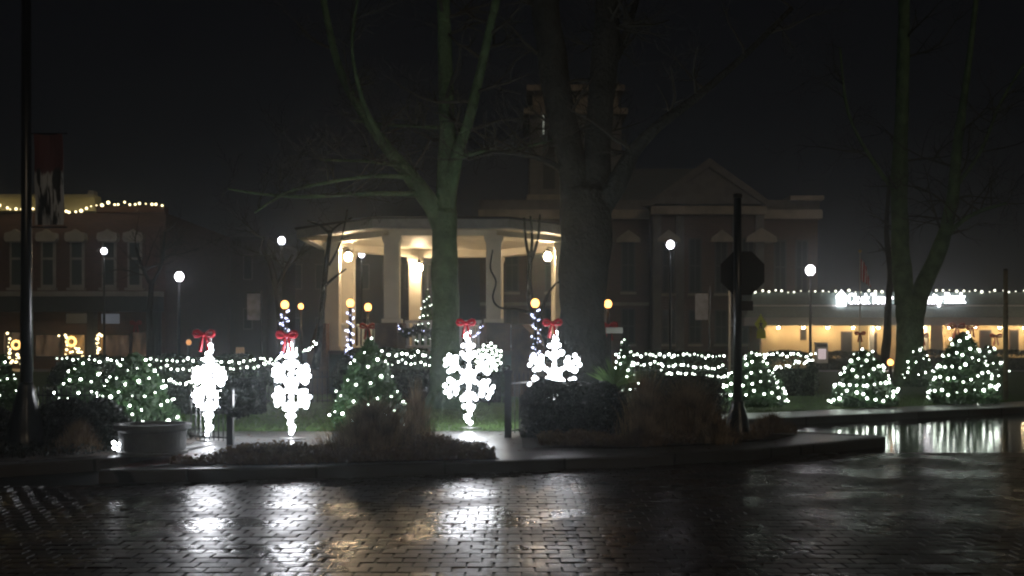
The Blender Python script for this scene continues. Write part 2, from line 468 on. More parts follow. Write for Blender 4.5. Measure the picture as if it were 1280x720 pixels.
def tree(label, limbs, mbark, twig_n=6, twig_len=1.8, depth=2, name='bare_tree', root_flare=True):
    x,y,D,r = limbs[0][0]
    base = at(x,y,D); t = thing(name, label, 'tree', base)
    tr = MB(); cr = MB()
    for i, L in enumerate(limbs):
        out, ro = limb(tr, L, n=14 if ro_big(L) else 8)
        if i > 0 or len(limbs) == 1: twigs(cr, out, ro, twig_n, twig_len, depth)
    if root_flare:
        rb = r/F*D
        for k in range(6):
            a = k*PI/3+.4; d = Vector((math.cos(a),math.sin(a),0))
            tr.tube([base+d*rb*.3+Vector((0,0,.55)), base+d*rb*.95+Vector((0,0,.18)), base+d*rb*1.55+Vector((0,0,-.02))],[rb*.5,rb*.38,rb*.1],7)
    tr.build('trunk', mbark, t, smooth=True)
    if cr.v: cr.build('crown', M_twig, t)
    return t
def ro_big(L): return L[0][3] > 10
def LL(D, *pts): return [(p[0],p[1],D+(p[3] if len(p)>3 else 0),p[2]) for p in pts]

tree('tall tree with painted green-lit bark, forking in front of the bandstand, with long level side branches', [
  LL(24,(557,516,23),(556,480,19),(556,400,17),(556,330,16),(556,262,15)),
  LL(24,(556,300,12),(545,265,12),(527,238,11),(500,205,9,.3),(472,168,7,.5),(444,125,6,.7),(424,85,5,.8),(408,20,4,1),(395,-60,3,1)),
  LL(24,(556,270,14),(560,205,12),(558,130,10),(556,60,9),(553,-40,7),(550,-140,5)),
  LL(24,(560,250,9),(572,190,8,-.3),(586,150,7,-.5),(600,90,6,-.6),(618,10,5,-.8),(640,-80,3,-1)),
  LL(24,(530,243,4),(490,242,3,-.4),(440,243,2.6,-.8),(380,246,2.2,-1),(330,243,1.8,-1.2),(285,236,1.2,-1.4)),
  LL(24,(515,222,3.5),(470,220,2.6,-.6),(410,228,2.2,-1),(360,240,1.8,-1.2),(318,266,1.2,-1.4)),
  LL(24,(505,208,3),(460,202,2,.6),(400,200,1.6,1)),
  LL(24,(566,200,3),(600,190,2.4,-.4),(640,188,2,-.6),(700,172,1.5,-.8)),
  LL(24,(558,160,3),(520,158,2,.3),(470,155,1.5,.6),(440,150,1,.7)),
  LL(24,(480,180,4),(455,130,3,-.5),(440,60,2,-.8),(450,-20,1.5,-1)),
  ], M_bark, 9, 1.6, 2)
tree('massive dark tree with a thick trunk and three heavy limbs behind the boxwood hedge', [
  LL(23,(729,522,40),(729,480,34),(729,400,31),(730,330,30),(733,270,31),(736,238,27)),
  LL(23,(724,245,22),(715,200,18),(703,150,17),(691,80,18),(682,0,17),(674,-90,14)),
  LL(23,(742,245,20),(746,190,17),(750,140,17),(756,80,17),(760,0,15),(768,-90,12)),
  LL(23,(752,258,16),(770,232,13,-.3),(792,190,9,-.5),(822,158,7,-.8),(870,122,5,-1),(930,70,4,-1.2),(990,10,3,-1.4)),
  LL(23,(700,210,5),(668,196,3.5,-.6),(620,190,2.5,-1),(585,200,1.8,-1.2)),
  LL(23,(760,90,6),(780,50,5,.2),(800,-20,4,.4)),
  ], M_bark_dk, 9, 1.8, 2)
tree('broad forked tree on the lawn in front of the bank', [
  LL(37,(1136,489,20),(1136,460,17),(1137,430,15),(1138,395,17),(1140,372,18)),
  LL(37,(1132,380,13),(1126,320,11),(1124,240,10),(1127,140,8),(1130,30,7),(1128,-60,5)),
  LL(37,(1145,378,13),(1160,345,10),(1177,305,9,-.5),(1190,250,7,-1),(1197,180,6,-1.2),(1208,100,4,-1.4),(1220,0,3,-1.4)),
  LL(37,(1178,302,4,-.5),(1200,278,3,-1),(1225,264,2.5,-1.4),(1258,254,1.8,-1.8)),
  LL(37,(1190,240,3,-1),(1225,190,2.4,-1),(1250,130,1.8,-1),(1280,80,1.4,-1)),
  LL(37,(1126,250,3),(1090,200,2.6,.5),(1060,140,2,1),(1050,60,1.5,1)),
  ], M_bark, 9, 2.6, 2)
tree('thin dark tree standing between the flag pole and the forked tree', [
  LL(42,(1104,462,6),(1109,420,5),(1110,385,4.5),(1113,340,4),(1108,290,3),(1112,220,2)),
  LL(42,(1112,345,3),(1120,310,2.2),(1128,270,1.6)),
  ], M_bark_dk, 4, 1.6, 1, root_flare=False)
tree('slender black sapling crossing the left column of the bandstand', [
  LL(25.5,(394,462,5.5),(398,430,4.5),(402,390,3.6),(406,350,3.4),(409,320,3.2),(413,288,2.6)),
  LL(25.5,(406,358,2),(418,347,1.6),(433,336,1)),
  LL(25.5,(411,332,1.8),(422,312,1.4),(429,290,1),(434,262,.8)),
  LL(25.5,(412,292,1.8),(400,282,1.4),(384,276,1)),
  LL(25.5,(412,292,1.8),(422,282,1.2),(440,272,.8)),
  ], M_bark_dk, 1, .5, 0, name='sapling', root_flare=False)
tree('leaning multi stem sapling in front of the bandstand stairs', [
  LL(27,(690,452,7),(686,425,7),(675,402,6),(664,380,4.5),(661,350,3.4),(663,320,3)),
  LL(27,(662,325,2.2),(657,300,1.7),(655,272,1.3)),
  LL(27,(663,322,2.2),(665,298,1.7),(663,270,1.3)),
  LL(27,(664,325,2.2),(672,300,1.7),(675,268,1.3)),
  LL(27,(668,392,3),(645,387,1.6),(624,384,1.3),(616,372,1.2),(620,352,1.1),(613,335,1),(616,312,.8)),
  LL(27,(674,398,2.2),(684,370,1.6),(696,354,1.3),(712,350,1)),
  ], M_bark_dk, 0, .5, 0, name='sapling', root_flare=False)
tree('small dark twisted tree left of the bandstand', [
  LL(38,(352,458,7),(351,430,6),(349,390,5),(343,350,4),(335,320,3)),
  LL(38,(346,362,3),(356,338,2.4),(366,318,1.8)),
  LL(38,(338,328,2),(326,312,1.8),(330,296,1.3)),
  ], M_bark_dk, 5, 1.7, 2)
tree('dark bare tree beside the brick shops', [
  LL(55,(188,462,6),(188,430,5),(187,390,4),(190,350,3)),
  LL(55,(189,356,2.4),(178,335,2),(170,310,1.4)),
  LL(55,(189,356,2.4),(202,330,2),(206,290,1.4)),
  ], M_bark_dk, 7, 2.6, 2)

# ------------------------------------------------------------------ shrubs
def conifer(label, px, D, y_top, half_px, y_base=None, n=5200, rows=6, string_label=None, m=None, bulbs=92, name='evergreen_shrub', skew=0, round_=.62, br=.030, x_shift=0):
    m = m or M_needle
    x = (px-640)/F*D; ztop = CAM_H-(y_top-HY)/F*D; R = half_px/F*D
    base = Vector((x, D, SLAB)); H = ztop-SLAB
    t = thing(name, label, 'shrub', base)
    sd = random.random()*50
    def prof(tt): return R*(max(0,1-tt)**round_)*(.72+.28*math.sin(min(1,tt*3.2+.25)*PI/2))
    f = MB()
    for _ in range(n):
        tt = random.random()**1.35; a = random.uniform(0,2*PI)
        rr = prof(tt)*(random.random()**.38)*(1+.22*noise.noise(Vector((math.cos(a)*2,math.sin(a)*2,tt*4+sd))))
        p = base+Vector((rr*math.cos(a)+skew*tt, rr*math.sin(a), .05+H*tt*.97))
        f.leaf(p, random.uniform(.04,.085), 2.4)
    f.build('foliage', m, t)
    st = MB(); st.tube([base, base+Vector((skew*.8,0,H*.8))], [.05,.015], 6); 
    for k in range(14):
        tt = .08+.8*k/14; a = k*2.4; r = prof(tt)*.8
        st.tube([base+Vector((skew*tt,0,H*tt*.85)), base+Vector((r*math.cos(a)+skew*tt, r*math.sin(a), H*tt))],[.018,.006],4)
    st.build('trunk', M_twig, t)
    if string_label:
        pts = []; w = []
        N = 400
        for k in range(N+1):
            u = k/N; tt = .06+.90*u; a = u*rows*2*PI+sd
            r = prof(tt)*(1.02+.1*noise.noise(Vector((a,0,sd))))
            sag = .05*math.sin(a*3.1)+.16*noise.noise(Vector((a*1.7,7,sd)))
            pts.append(base+Vector((r*math.cos(a)+skew*tt, r*math.sin(a), .05+H*tt+sag)))
        light_string(string_label, resample(pts, bulbs), 'cool', br, wire_pts=pts[::3])
    return t
conifer('dark evergreen shrub behind the round stone planter', 168, 17.3, 446, 60, n=8500, rows=5, string_label='white string lights wound round the shrub behind the round planter', br=.034)
conifer('low spreading evergreen at the far left of the lit shrubs', 103, 19.5, 452, 42, n=4500, rows=4, string_label='white string lights over the low evergreen nearest the banner pole', bulbs=52, br=.03)
conifer('rounded evergreen between two snowflakes with brown stalks at its foot', 462, 17.2, 428, 54, n=9000, rows=5, round_=.74, string_label='sparse white string lights round the evergreen between two snowflakes', bulbs=62, br=.032)
conifer('evergreen behind the stop sign post', 942, 24.8, 442, 46, n=5500, rows=5, string_label='white string lights tangled in the evergreen behind the stop sign post', bulbs=95, br=.04)
conifer('wide low evergreen left of the forked tree', 1080, 24.4, 440, 44, n=5500, rows=4, string_label='white string lights on the low evergreen under the flag pole', bulbs=92, br=.044)
conifer('tall domed evergreen right of the forked tree', 1204, 25.6, 417, 46, n=6500, rows=5, string_label='white string lights in tiers on the tall domed evergreen', bulbs=97, br=.046)
conifer('small evergreen at the left edge of the picture with lights', 4, 24, 446, 22, n=1500, rows=3, string_label='cluster of white lights on the small evergreen at the left edge', bulbs=30)
conifer('upright evergreen with pale lights beside the white street name sign', 782, 24, 426, 18, n=1600, rows=5, string_label='white string lights on the narrow upright evergreen beside the street name sign', bulbs=48, br=.034)
conifer('dark shrub beyond the forked tree with few lights', 1150, 36, 434, 22, n=1400, rows=3, string_label='few white lights on the shrub half hidden by the forked tree', bulbs=26, br=.045)
conifer('dark shrub behind the wooden pole with few lights', 1236, 40, 432, 26, n=1600, rows=3, string_label='loose white lights on the shrub behind the wooden pole', bulbs=34, br=.05)

def hedge(label, x0, x1, y, depth, z1, n, m=None, seed=0, slope=0, name='hedge', leaf=.06, lump=.12):
    m = m or M_hedge
    base = Vector(((x0+x1)/2, y, SLAB)); t = thing(name, label, 'hedge', base); f = MB()
    c = MB()
    for k in range(n):
        x = random.uniform(x0,x1); yy = random.uniform(-depth/2,depth/2)
        top = z1+slope*(x-x0)/(x1-x0)
        e = min(1, (min(x-x0, x1-x))/(.35*max(.3,min(1,x1-x0)))); top = SLAB+(top-SLAB)*(.55+.45*math.sqrt(max(0,e)))
        top -= (abs(yy)/depth*2)**4*.18*(top-SLAB)
        top += lump*noise.noise(Vector((x*1.7,yy*2,seed)))
        s = random.random()
        if s < .5: z = top-random.random()**2*.12
        else: z = random.uniform(SLAB,top); 
        if s >= .5 and random.random() < .7: yy = -depth/2+random.random()**2*.15+.06*noise.noise(Vector((x*3,z*3,seed)))
        f.leaf((x,y+yy,z), random.uniform(leaf*.6,leaf*1.2), 1.5)
    f.build('foliage', m, t)
    w = x1-x0
    c.b2(x0+.12*min(1,w), x1-.12*min(1,w), y-depth/2+.12, y+depth/2-.1, SLAB, SLAB+(z1-SLAB)*.62)  # solid dark box, the hedge's inner shade put into its colour
    c.build('dark_core', mat('hedge_core', (.008,.011,.007), .9), t)
    return t
X = lambda px, D: (px-640)/F*D
Z = lambda py, D: CAM_H-(py-HY)/F*D
hedge('long dark hedge with three rows of lights left of the snowflakes', X(68,22), X(335,22), 22, .9, Z(446,22), 9000, seed=3)
hedge('dark clipped boxwood hedge beside the iron gate post', X(650,16.6), X(782,16.6), 16.7, 1.2, Z(480,16.2), 15000, M_box, seed=5, leaf=.045, lump=.2)
hedge('dark hedge with rows of lights between massive tree and stop sign', X(795,26), X(905,26), 26, 1.0, Z(440,26), 6500, seed=7)
hedge('dark hedge with lights beside the stop sign post reaching toward the lamp', X(950,30), X(1018,30), 30, 1.0, Z(440,30), 4000, seed=9)
hedge('dark hedge in front of the bandstand base under the railing', X(420,26.5), X(548,26.5), 26.5, .9, Z(437,26.5), 6500, seed=11)
hedge('dark hedge right of the green tree trunk by the bandstand', X(575,26.5), X(632,26.5), 26.5, .9, Z(442,26.5), 2500, seed=12)
hedge('unlit dark hedge in front of the bank doors', X(1020,62), X(1100,62), 62, 1.2, Z(440,62), 2500, seed=13, leaf=.12)
hedge('unlit dark hedge along the right end of the bank', X(1150,62), X(1330,62), 62, 1.2, Z(438,62), 4000, seed=14, leaf=.12)
hedge('low dark shrubs between banner pole and planter', X(40,14.6), X(148,14.6), 14.9, 1.2, Z(508,14.6), 9000, M_box, seed=15, leaf=.05, lump=.3)
hedge('dark shrubs at the far left kerb', X(-120,14.8), X(24,14.8), 14.9, 1.2, Z(515,14.6), 7000, M_box, seed=16, leaf=.05, lump=.3)
hedge('clipped low hedge square behind the stalks', X(800,21), X(905,21), 21, .8, Z(474,21), 3500, M_box, seed=17, leaf=.05)

def row(px0, px1, D, y0, y1, n, label, dip=3, r=.032, key='cool', swags=3, wire=True, hang=0):
    pts = []
    for k in range(61):
        u = k/60
        yy = y0+(y1-y0)*u + dip*abs(math.sin(u*swags*PI))
        pts.append(at(px0+(px1-px0)*u, yy, D))
    return light_string(label, resample(pts, n, .02), key, r, wire=wire, wire_pts=pts)
row(70, 340, 21.5, 447, 449, 40, 'top row of white lights along the long left hedge', 3, .034)
row(150, 330, 21.4, 459, 456, 26, 'middle row of white lights along the long left hedge', 4, .034)
row(185, 262, 21.3, 471, 478, 20, 'lower tangled row of white lights on the left hedge behind the fence', 6, .034)
row(330, 395, 24, 452, 428, 22, 'short rising run of white lights beside the second snowflake', 5, .036)
row(770, 905, 25.3, 442, 444, 30, 'top row of white lights on the hedge right of the massive tree', 2.5, .036)
row(772, 905, 25.3, 451, 458, 28, 'middle row of white lights on the hedge right of the massive tree', 3, .038)
row(828, 915, 25.2, 464, 470, 20, 'bottom row of white lights on the hedge right of the massive tree', 3, .038)
row(950, 1018, 29.3, 441, 442, 17, 'upper row of white lights on the hedge beside the tall white lamp', 3, .045)
row(950, 1016, 29.3, 462, 448, 20, 'slanting row of white lights on the hedge beside the tall white lamp', 3, .045)
row(478, 548, 25.9, 440, 441, 15, 'white lights along the hedge under the bandstand railing', 5, .04)
row(480, 548, 25.8, 449, 452, 13, 'lower white lights on the hedge under the bandstand railing', 6, .036)

# ornamental grasses and stalks
def stalks(label, px, D, half_px, y_top, n, m, cat='ornamental grass', name='ornamental_grass', w=.006, lean=.35, depth=.6, bend=.5):
    R = half_px/F*D; H = Z(y_top,D)-SLAB; x0 = X(px,D); base = Vector((x0,D,SLAB))
    f = MB()
    for _ in range(n):
        a = random.uniform(0,2*PI); r = min(1.35,abs(random.gauss(0,.55)))
        p = base+Vector((R*.8*r*math.cos(a), depth*r*math.sin(a), 0))
        f.blade(p, H*random.uniform(.5,1.05)/(1+1.3*r*r), w*random.uniform(.6,1.4), (random.gauss(math.cos(a)*r*lean*.5,lean*.35),random.gauss(0,lean*.3)), random.uniform(0,bend))
    t = thing(name, label, cat, base); f.build('blades', m, t)
    return t
stalks('brown dormant bush of fine stalks in front of the middle evergreen', 468, 13.9, 76, 484, 3600, M_dry, w=.004, lean=.55, depth=.5)
stalks('pale upright grass fringe at the right of the middle evergreen', 520, 15.4, 26, 462, 700, M_dry, w=.004, lean=.2)
stalks('tall feathery brown grass right of the boxwood hedge', 806, 16.2, 42, 450, 2400, M_dry, w=.004, lean=.4)
stalks('dense tan grass clump left of the stop sign post', 862, 16.2, 58, 462, 3200, M_dry, w=.004, lean=.5)
stalks('short pale grass tuft at the foot of the stop sign post', 893, 15.3, 30, 522, 1500, M_dry, w=.004, lean=.5, depth=.3)
stalks('low brown tuft at the right foot of the boxwood hedge', 800, 14.9, 34, 528, 1200, M_drydk, w=.004, lean=.5, depth=.3)
stalks('dark grass behind the stop sign base', 965, 17.3, 40, 512, 1500, M_drydk, w=.005, lean=.5, depth=.4)
stalks('brown stalks beside the banner pole base', 100, 14.2, 34, 520, 1800, M_drydk, w=.005, lean=.3, depth=.4)
# spiky yucca
def yucca(label, px, y_c, D, s):
    base = Vector((X(px,D), D, Z(y_c,D)-s*.4)); base.z = max(SLAB, base.z); t = thing('yucca', label, 'plant', base); f = MB()
    for _ in range(60):
        a = random.uniform(0,2*PI); e = random.uniform(.2,1.4); d = Vector((math.cos(a)*math.cos(e),math.sin(a)*math.cos(e),math.sin(e)))
        u = d.orthogonal().normalized()*s*.05; i = len(f.v)
        f.v += [base-u, base+u, base+d*s*.6+u*.7, base+d*s]; f.f.append([i,i+1,i+2,i+3])
    f.build('leaves', mat('yucca_leaf', (.10,.19,.05), .45), t)
yucca('spiky green yucca at the foot of the massive tree', 768, 466, 19, .6)
# ground covers: one mass
def cover(name, label, poly, n, h, m):
    f = MB(); xs = [p[0] for p in poly]; ys = [p[1] for p in poly]; k = 0
    while k < n:
        x = random.uniform(min(xs),max(xs)); y = random.uniform(min(ys),max(ys))
        if not inpoly(x,y,poly): continue
        hh = h*(.5+.9*max(0,.5+noise.noise(Vector((x*1.4,y*1.4,1)))))
        if random.random() < .5: f.leaf((x,y,SLAB+random.random()*hh), random.uniform(.02,.05), 1.6)
        else: f.blade((x,y,SLAB), hh*random.uniform(.6,1.3), .004, (random.gauss(0,.4),random.gauss(0,.4)), .5)
        k += 1
    return tag(f.build(name, m), label, 'ground cover', kind='stuff')
cover('ground_cover', 'brown dormant ground cover on the kerb island before the middle evergreen', [(-4.2,12.5),(-3.0,12.45),(-.2,13.1),(-.4,14.6),(-2.4,14.3),(-3.6,13.4)], 15000, .17, M_drydk)
cover('ground_cover', 'dark low plants under the grasses near the stop sign', [(.4,14.8),(1.6,14.7),(3.0,15.3),(3.9,15.9),(4.2,16.6),(3.2,17.2),(.4,16.3)], 12000, .13, M_drydk)
cover('ground_cover', 'dark low plants along the left kerb below the banner pole', [(-14,12.7),(-9,12.7),(-6.4,13.1),(-5.6,13.6),(-5.0,15.0),(-5.0,17.0),(-14,17.0)], 22000, .16, M_box)

f = MB()
for _ in range(900):
    y = random.uniform(12.2,18.5); x = random.uniform(-.5,.42)*y
    if inpoly(x,y,slab):
        i = len(f.v); a = random.uniform(0,6.28); r = random.uniform(.02,.045); u = Vector((math.cos(a),math.sin(a),random.uniform(-.2,.2)))*r; w_ = Vector((-math.sin(a),math.cos(a),random.uniform(-.3,.3)))*r*.6; p = Vector((x,y,SLAB+.022))
        f.v += [p-u,p-w_,p+u,p+w_]; f.f.append([i,i+1,i+2,i+3])
tag(f.build('fallen_leaves', mat('wet_leaf', (.10,.055,.025), .5, vary=.4)), 'wet brown leaves scattered on the pavement and kerb', 'leaves', kind='stuff')
# ------------------------------------------------------------------ round planter
pb = G(191, 567); t = thing('stone_planter', 'round grey stone planter with a projecting rim', 'planter', pb)
prof = [(.50,0),(.53,.0),(.53,.05),(.50,.07),(.505,.22),(.515,.34),(.53,.36),(.575,.37),(.58,.385),(.58,.44),(.57,.452),(.50,.452),(.49,.40)]
prof = [(a*.86,b*.90) for a,b in prof]
MB().lathe(pb, prof, 40).build('bowl', mat('planter_stone', (.10,.11,.11), .6, vary=.2, scale=5, bump=.006, bscale=30), t, smooth=False)
MB().lathe(pb, [(.415,.34),(.415,.365)], 30).build('soil', M_soil, t)
b = G(148, 569); t = thing('light_ball', 'small glowing white ball cluster at the planter foot', 'light', b)
for k in range(9): bulb_obj('flake', .03, E_flake, t, Vector((random.uniform(-.06,.06),random.uniform(-.05,.05),random.uniform(.03,.2))))
MB().tube([b,b+Vector((0,0,.12))],.01,5).build('stake', M_black, t)

# ------------------------------------------------------------------ iron fences
def iron_fence(label, p0, p1, z1, n, post0=False, post1=False, post_r=.045, name='iron_fence'):
    p0 = Vector(p0); p1 = Vector(p1); t = thing(name, label, 'fence', p0)
    d = p1-p0; h = z1-SLAB
    m = MB(); 
    for zz in (.10, h-.12): m.tube([p0+Vector((0,0,zz)), p1+Vector((0,0,zz))], .014, 4)
    m.build('rail', M_black, t)
    for k in range(n):
        p = p0+d*((k+.5)/n)
        q = MB(); q.tube([p+Vector((0,0,.05)), p+Vector((0,0,h-.02))], .010, 5); q.tube([p+Vector((0,0,h-.03)), p+Vector((0,0,h+.05))], [.016,.001], 5)
        q.build('picket', M_black, t)
    for f, p in ((post0,p0),(post1,p1)):
        if f:
            q = MB(); q.box(p+Vector((0,0,(h+.05)/2)), (post_r*2,post_r*2,h+.05)); q.box(p+Vector((0,0,h+.07)), (post_r*2.5,post_r*2.5,.05)); q.ball(p+Vector((0,0,h+.13)), .045, 1)
            q.build('post', M_black, t)
iron_fence('short black iron fence with a square end post right of the round planter', G(236,553), G(288,556), Z(490,15), 9, post1=True)
iron_fence('black iron fence with a tall square gate post left of the boxwood hedge', G(635,547), G(668,541), Z(470,16.3), 6, post0=True, post_r=.055)
iron_fence('low iron fence glimpsed behind the left shrubs', Vector((X(45,17.2),17.2,SLAB)), Vector((X(115,17.2),17.2,SLAB)), Z(485,17.2), 12)
iron_fence('low dark iron fence running along the lawn behind the middle evergreen', Vector((X(300,25),25.2,SLAB)), Vector((X(545,25),25.2,SLAB)), .95, 40)
# wreath on the left post
c = at(297,498,15.0); t = thing('wreath', 'round evergreen wreath hung on the short fence end post', 'wreath', c)
f = MB()
for _ in range(1500):
    a = random.uniform(0,2*PI); r = .22+random.gauss(0,.03)
    f.leaf(c+Vector((r*math.cos(a), random.gauss(0,.03), r*math.sin(a))), .04, 2)
f.build('needles', M_hedge, t); MB().tube([c+Vector((.22*math.cos(k*PI/8),0,.22*math.sin(k*PI/8))) for k in range(17)], .012, 5).build('hoop', M_wire, t)

# ------------------------------------------------------------------ banner pole (left)
D = 14.3; b = G(33, 575); b.y = D; b.x = X(33,D)
t = thing('banner_pole', 'tall black fluted pole with a flared bell base at the left', 'pole', b)
MB().tube([b+Vector((0,0,.9)), b+Vector((0,0,2.5)), b+Vector((0,0,6.6))], [.085,.075,.062], 16).build('shaft', M_black, t, smooth=True)
MB().lathe(b, [(.27,0),(.27,.10),(.25,.12),(.235,.30),(.20,.48),(.15,.68),(.12,.80),(.12,.86),(.10,.90),(.085,.95)], 32, 12, .04).build('base', M_black, t, smooth=True)
m = MB()
for py in (167, 284): m.tube([at(33,py,D), at(84,py,D)], .012, 6)
m.build('banner_arm', M_black, t)
bm_ = bpy.data.materials.new('banner_print'); bm_.use_nodes = True; nt = bm_.node_tree; bs = nt.nodes['Principled BSDF']; bs.inputs['Roughness'].default_value = .8
tc = nt.nodes.new('ShaderNodeTexCoord'); sp = nt.nodes.new('ShaderNodeSeparateXYZ'); nt.links.new(tc.outputs['Generated'], sp.inputs[0])
mp = nt.nodes.new('ShaderNodeMapping'); mp.inputs['Scale'].default_value = (3.6,1,.9); mp.inputs['Rotation'].default_value = (0,.12,0)
nz = nt.nodes.new('ShaderNodeTexNoise'); nz.inputs['Scale'].default_value = 1.6; nz.inputs['Detail'].default_value = 3; nt.links.new(tc.outputs['Generated'], mp.inputs[0]); nt.links.new(mp.outputs[0], nz.inputs['Vector'])
r1 = nt.nodes.new('ShaderNodeValToRGB'); r1.color_ramp.elements[0].position = .47; r1.color_ramp.elements[1].position = .55
r1.color_ramp.elements[0].color = (.03,.035,.04,1); r1.color_ramp.elements[1].color = (.50,.54,.58,1); nt.links.new(nz.outputs['Fac'], r1.inputs[0])
r2 = nt.nodes.new('ShaderNodeValToRGB'); r2.color_ramp.elements[0].position = .60; r2.color_ramp.elements[1].position = .64
wn = nt.nodes.new('ShaderNodeMath'); wn.operation = 'MULTIPLY_ADD'; wn.inputs[1].default_value = .25
nt.links.new(nz.outputs['Fac'], wn.inputs[0]); sb = nt.nodes.new('ShaderNodeMath'); sb.operation = 'SUBTRACT'; sb.inputs[1].default_value = .1
nt.links.new(sp.outputs[2], sb.inputs[0]); nt.links.new(sb.outputs[0], wn.inputs[2]); nt.links.new(wn.outputs[0], r2.inputs[0])
mx = nt.nodes.new('ShaderNodeMix'); mx.data_type = 'RGBA'; nt.links.new(r2.outputs[0], mx.inputs[0]); nt.links.new(r1.outputs[0], mx.inputs[6]); mx.inputs[7].default_value = (.11,.042,.048,1)
nt.links.new(mx.outputs[2], bs.inputs['Base Color'])
m = MB(); N = 14
x0, z0, z1 = X(43,D), Z(281,D), Z(168,D); w = X(79,D)-x0
for k in range(N+1):
    for j in range(7):
        for s_ in (0,):
            m.v.append(Vector((x0+w*j/6+.008*math.sin(k*.7), D+.02*math.sin(j*1.1+k*.35), z0+(z1-z0)*k/N)))
for k in range(N):
    for j in range(6): m.f.append([k*7+j,k*7+j+1,(k+1)*7+j+1,(k+1)*7+j])
o = m.build('vertical_banner', bm_); sol = o.modifiers.new('cloth', 'SOLIDIFY'); sol.thickness = .004
tag(o, 'vertical street banner with red top and pale birch trunks hung from the black pole', 'banner')

# ------------------------------------------------------------------ stop sign from behind
D = 16.4; b = Vector((X(922,D), D, SLAB)); t = thing('stop_sign', 'octagonal stop sign seen from behind on a thick black post', 'sign', b)
ztop = Z(245,D)
MB().tube([b+Vector((0,0,.4)), Vector((b.x,b.y,ztop-.03))], [.068,.062], 16).build('post', M_black, t, smooth=True)
MB().lathe((b.x,b.y,0), [(.066,ztop-.03),(.075,ztop-.02),(.07,ztop+.03),(.02,ztop+.05)], 16).build('cap', M_black, t)
MB().lathe(b, [(.22,0),(.22,.08),(.19,.12),(.17,.28),(.13,.42),(.10,.50),(.10,.56),(.07,.58)], 24, 8, .03).build('base', M_black, t, smooth=True)
cx, cz, R = X(930,D), Z(341,D), 27.5/F*D/math.cos(PI/8)
m = MB(); m.xz([(cx+R*math.cos(PI/8+k*PI/4), cz+R*math.sin(PI/8+k*PI/4)) for k in range(8)], D+.10, D+.106)
m.build('octagon_plate', mat('sign_back', (.012,.012,.014), .65), t)
m = MB(); m.b2(b.x-.03,b.x+.03,D+.05,D+.10,cz-.2,cz-.14); m.b2(b.x-.03,b.x+.03,D+.05,D+.10,cz+.14,cz+.2); m.build('bracket', M_black, t)
m = MB(); m.b2(X(919,D),X(943,D),D+.09,D+.096,Z(388,D),Z(376,D)); m.build('small_plate', mat('plate_back', (.05,.05,.055), .5, .3), t)

# ------------------------------------------------------------------ park lamps
def park_lamp(label, px, y_globe, D, globe_px, m_globe=None, wrap=None, bow=False, y_base=None, name='park_lamp', shape='ball', banner=None, bow_label=None):
    x = X(px,D); zg = Z(y_globe,D); r = .74*globe_px/F*D; b = Vector((x,D,SLAB)); t = thing(name, label, 'lamp', b)
    k = min(1, r/.15)
    MB().tube([b+Vector((0,0,.4)), Vector((x,D,zg-r*1.05))], [.055,.04], 10).build('post', M_black, t, smooth=True)
    MB().lathe(b, [(.15,0),(.15,.1),(.11,.2),(.09,.4),(.06,.5)], 14).build('base', M_black, t)
    gl = MB().ball((x,D,zg), r, 3, 1.12).build('globe', m_globe or E_globe, t, smooth=True)
    m = MB(); m.lathe((x,D,zg), [(r*.5,-r*1.3),(r*.62,-r*1.02),(r*.45,-r*1.0)], 12); m.lathe((x,D,zg), [(r*.3,r*1.08),(r*.12,r*1.3),(.01,r*1.5)], 10); m.build('collar', M_black, t)
    if wrap:
        z0, z1 = zg-r*1.6, Z(wrap[0],D); n = wrap[1]; pts = []
        for q in range(201):
            u = q/200; a = u*wrap[3]*2*PI
            pts.append(Vector((x+.10*math.cos(a), D+.10*math.sin(a), z0+(z1-z0)*u)))
        light_string(wrap[2], resample(pts, n, .02), 'blue', .026, wire_pts=pts)
    if bow_label:
        o = bow_mesh((x, D-.08, zg-r*1.6-.42), .40).build('red_bow', M_reddk); tag(o, bow_label, 'bow')
    return t
park_lamp('round amber globe lamp wrapped in lights above the second snowflake', 356, 381, 27, 6.5, wrap=(446,34,'bluish lights wound round the lamp post above the second snowflake',5))
park_lamp('smaller amber globe lamp just right of the wrapped one above the second snowflake', 376, 383, 33, 4.5)
park_lamp('left one of the amber globe lamps between the first two bandstand columns', 438, 379, 27, 6.5, wrap=(438,34,'bluish lights wound round the lamp post between the bandstand columns',5))
park_lamp('amber globe lamp with a dark red bow between the bandstand columns', 460, 384, 31, 6, bow_label='dark red bow on the lamp post between the bandstand columns')
park_lamp('amber globe lamp wrapped in lights left of the fourth snowflake', 669, 379, 26, 7, wrap=(452,34,'bluish lights wound round the lamp post left of the fourth snowflake',5))
park_lamp('amber globe lamp at the right edge of the massive tree', 760, 380, 27, 6.5, bow_label='dark red bow on the lamp post beside the massive tree')
park_lamp('dim small amber lamp left of the first snowflake', 236, 428, 38, 4.5, m_globe=emit('dim_amber', (.9,.42,.14), .9))
park_lamp('low bright amber path lamp left of the forked tree', 1113, 453, 29, 5)
# ball of lights at lamp foot
c = at(438,441,26.7); t = thing('light_ball', 'small bluish ball of lights below the wrapped lamp by the bandstand', 'light', c)
MB().ball(c, .09, 2).build('wire_ball', M_wire, t)
for k in range(22):
    a = k*2.4; z = 1-2*(k+.5)/22; r = math.sqrt(1-z*z); bulb_obj('blue', .024, E_blue, t, Vector((r*math.cos(a),r*math.sin(a),z))*.13)

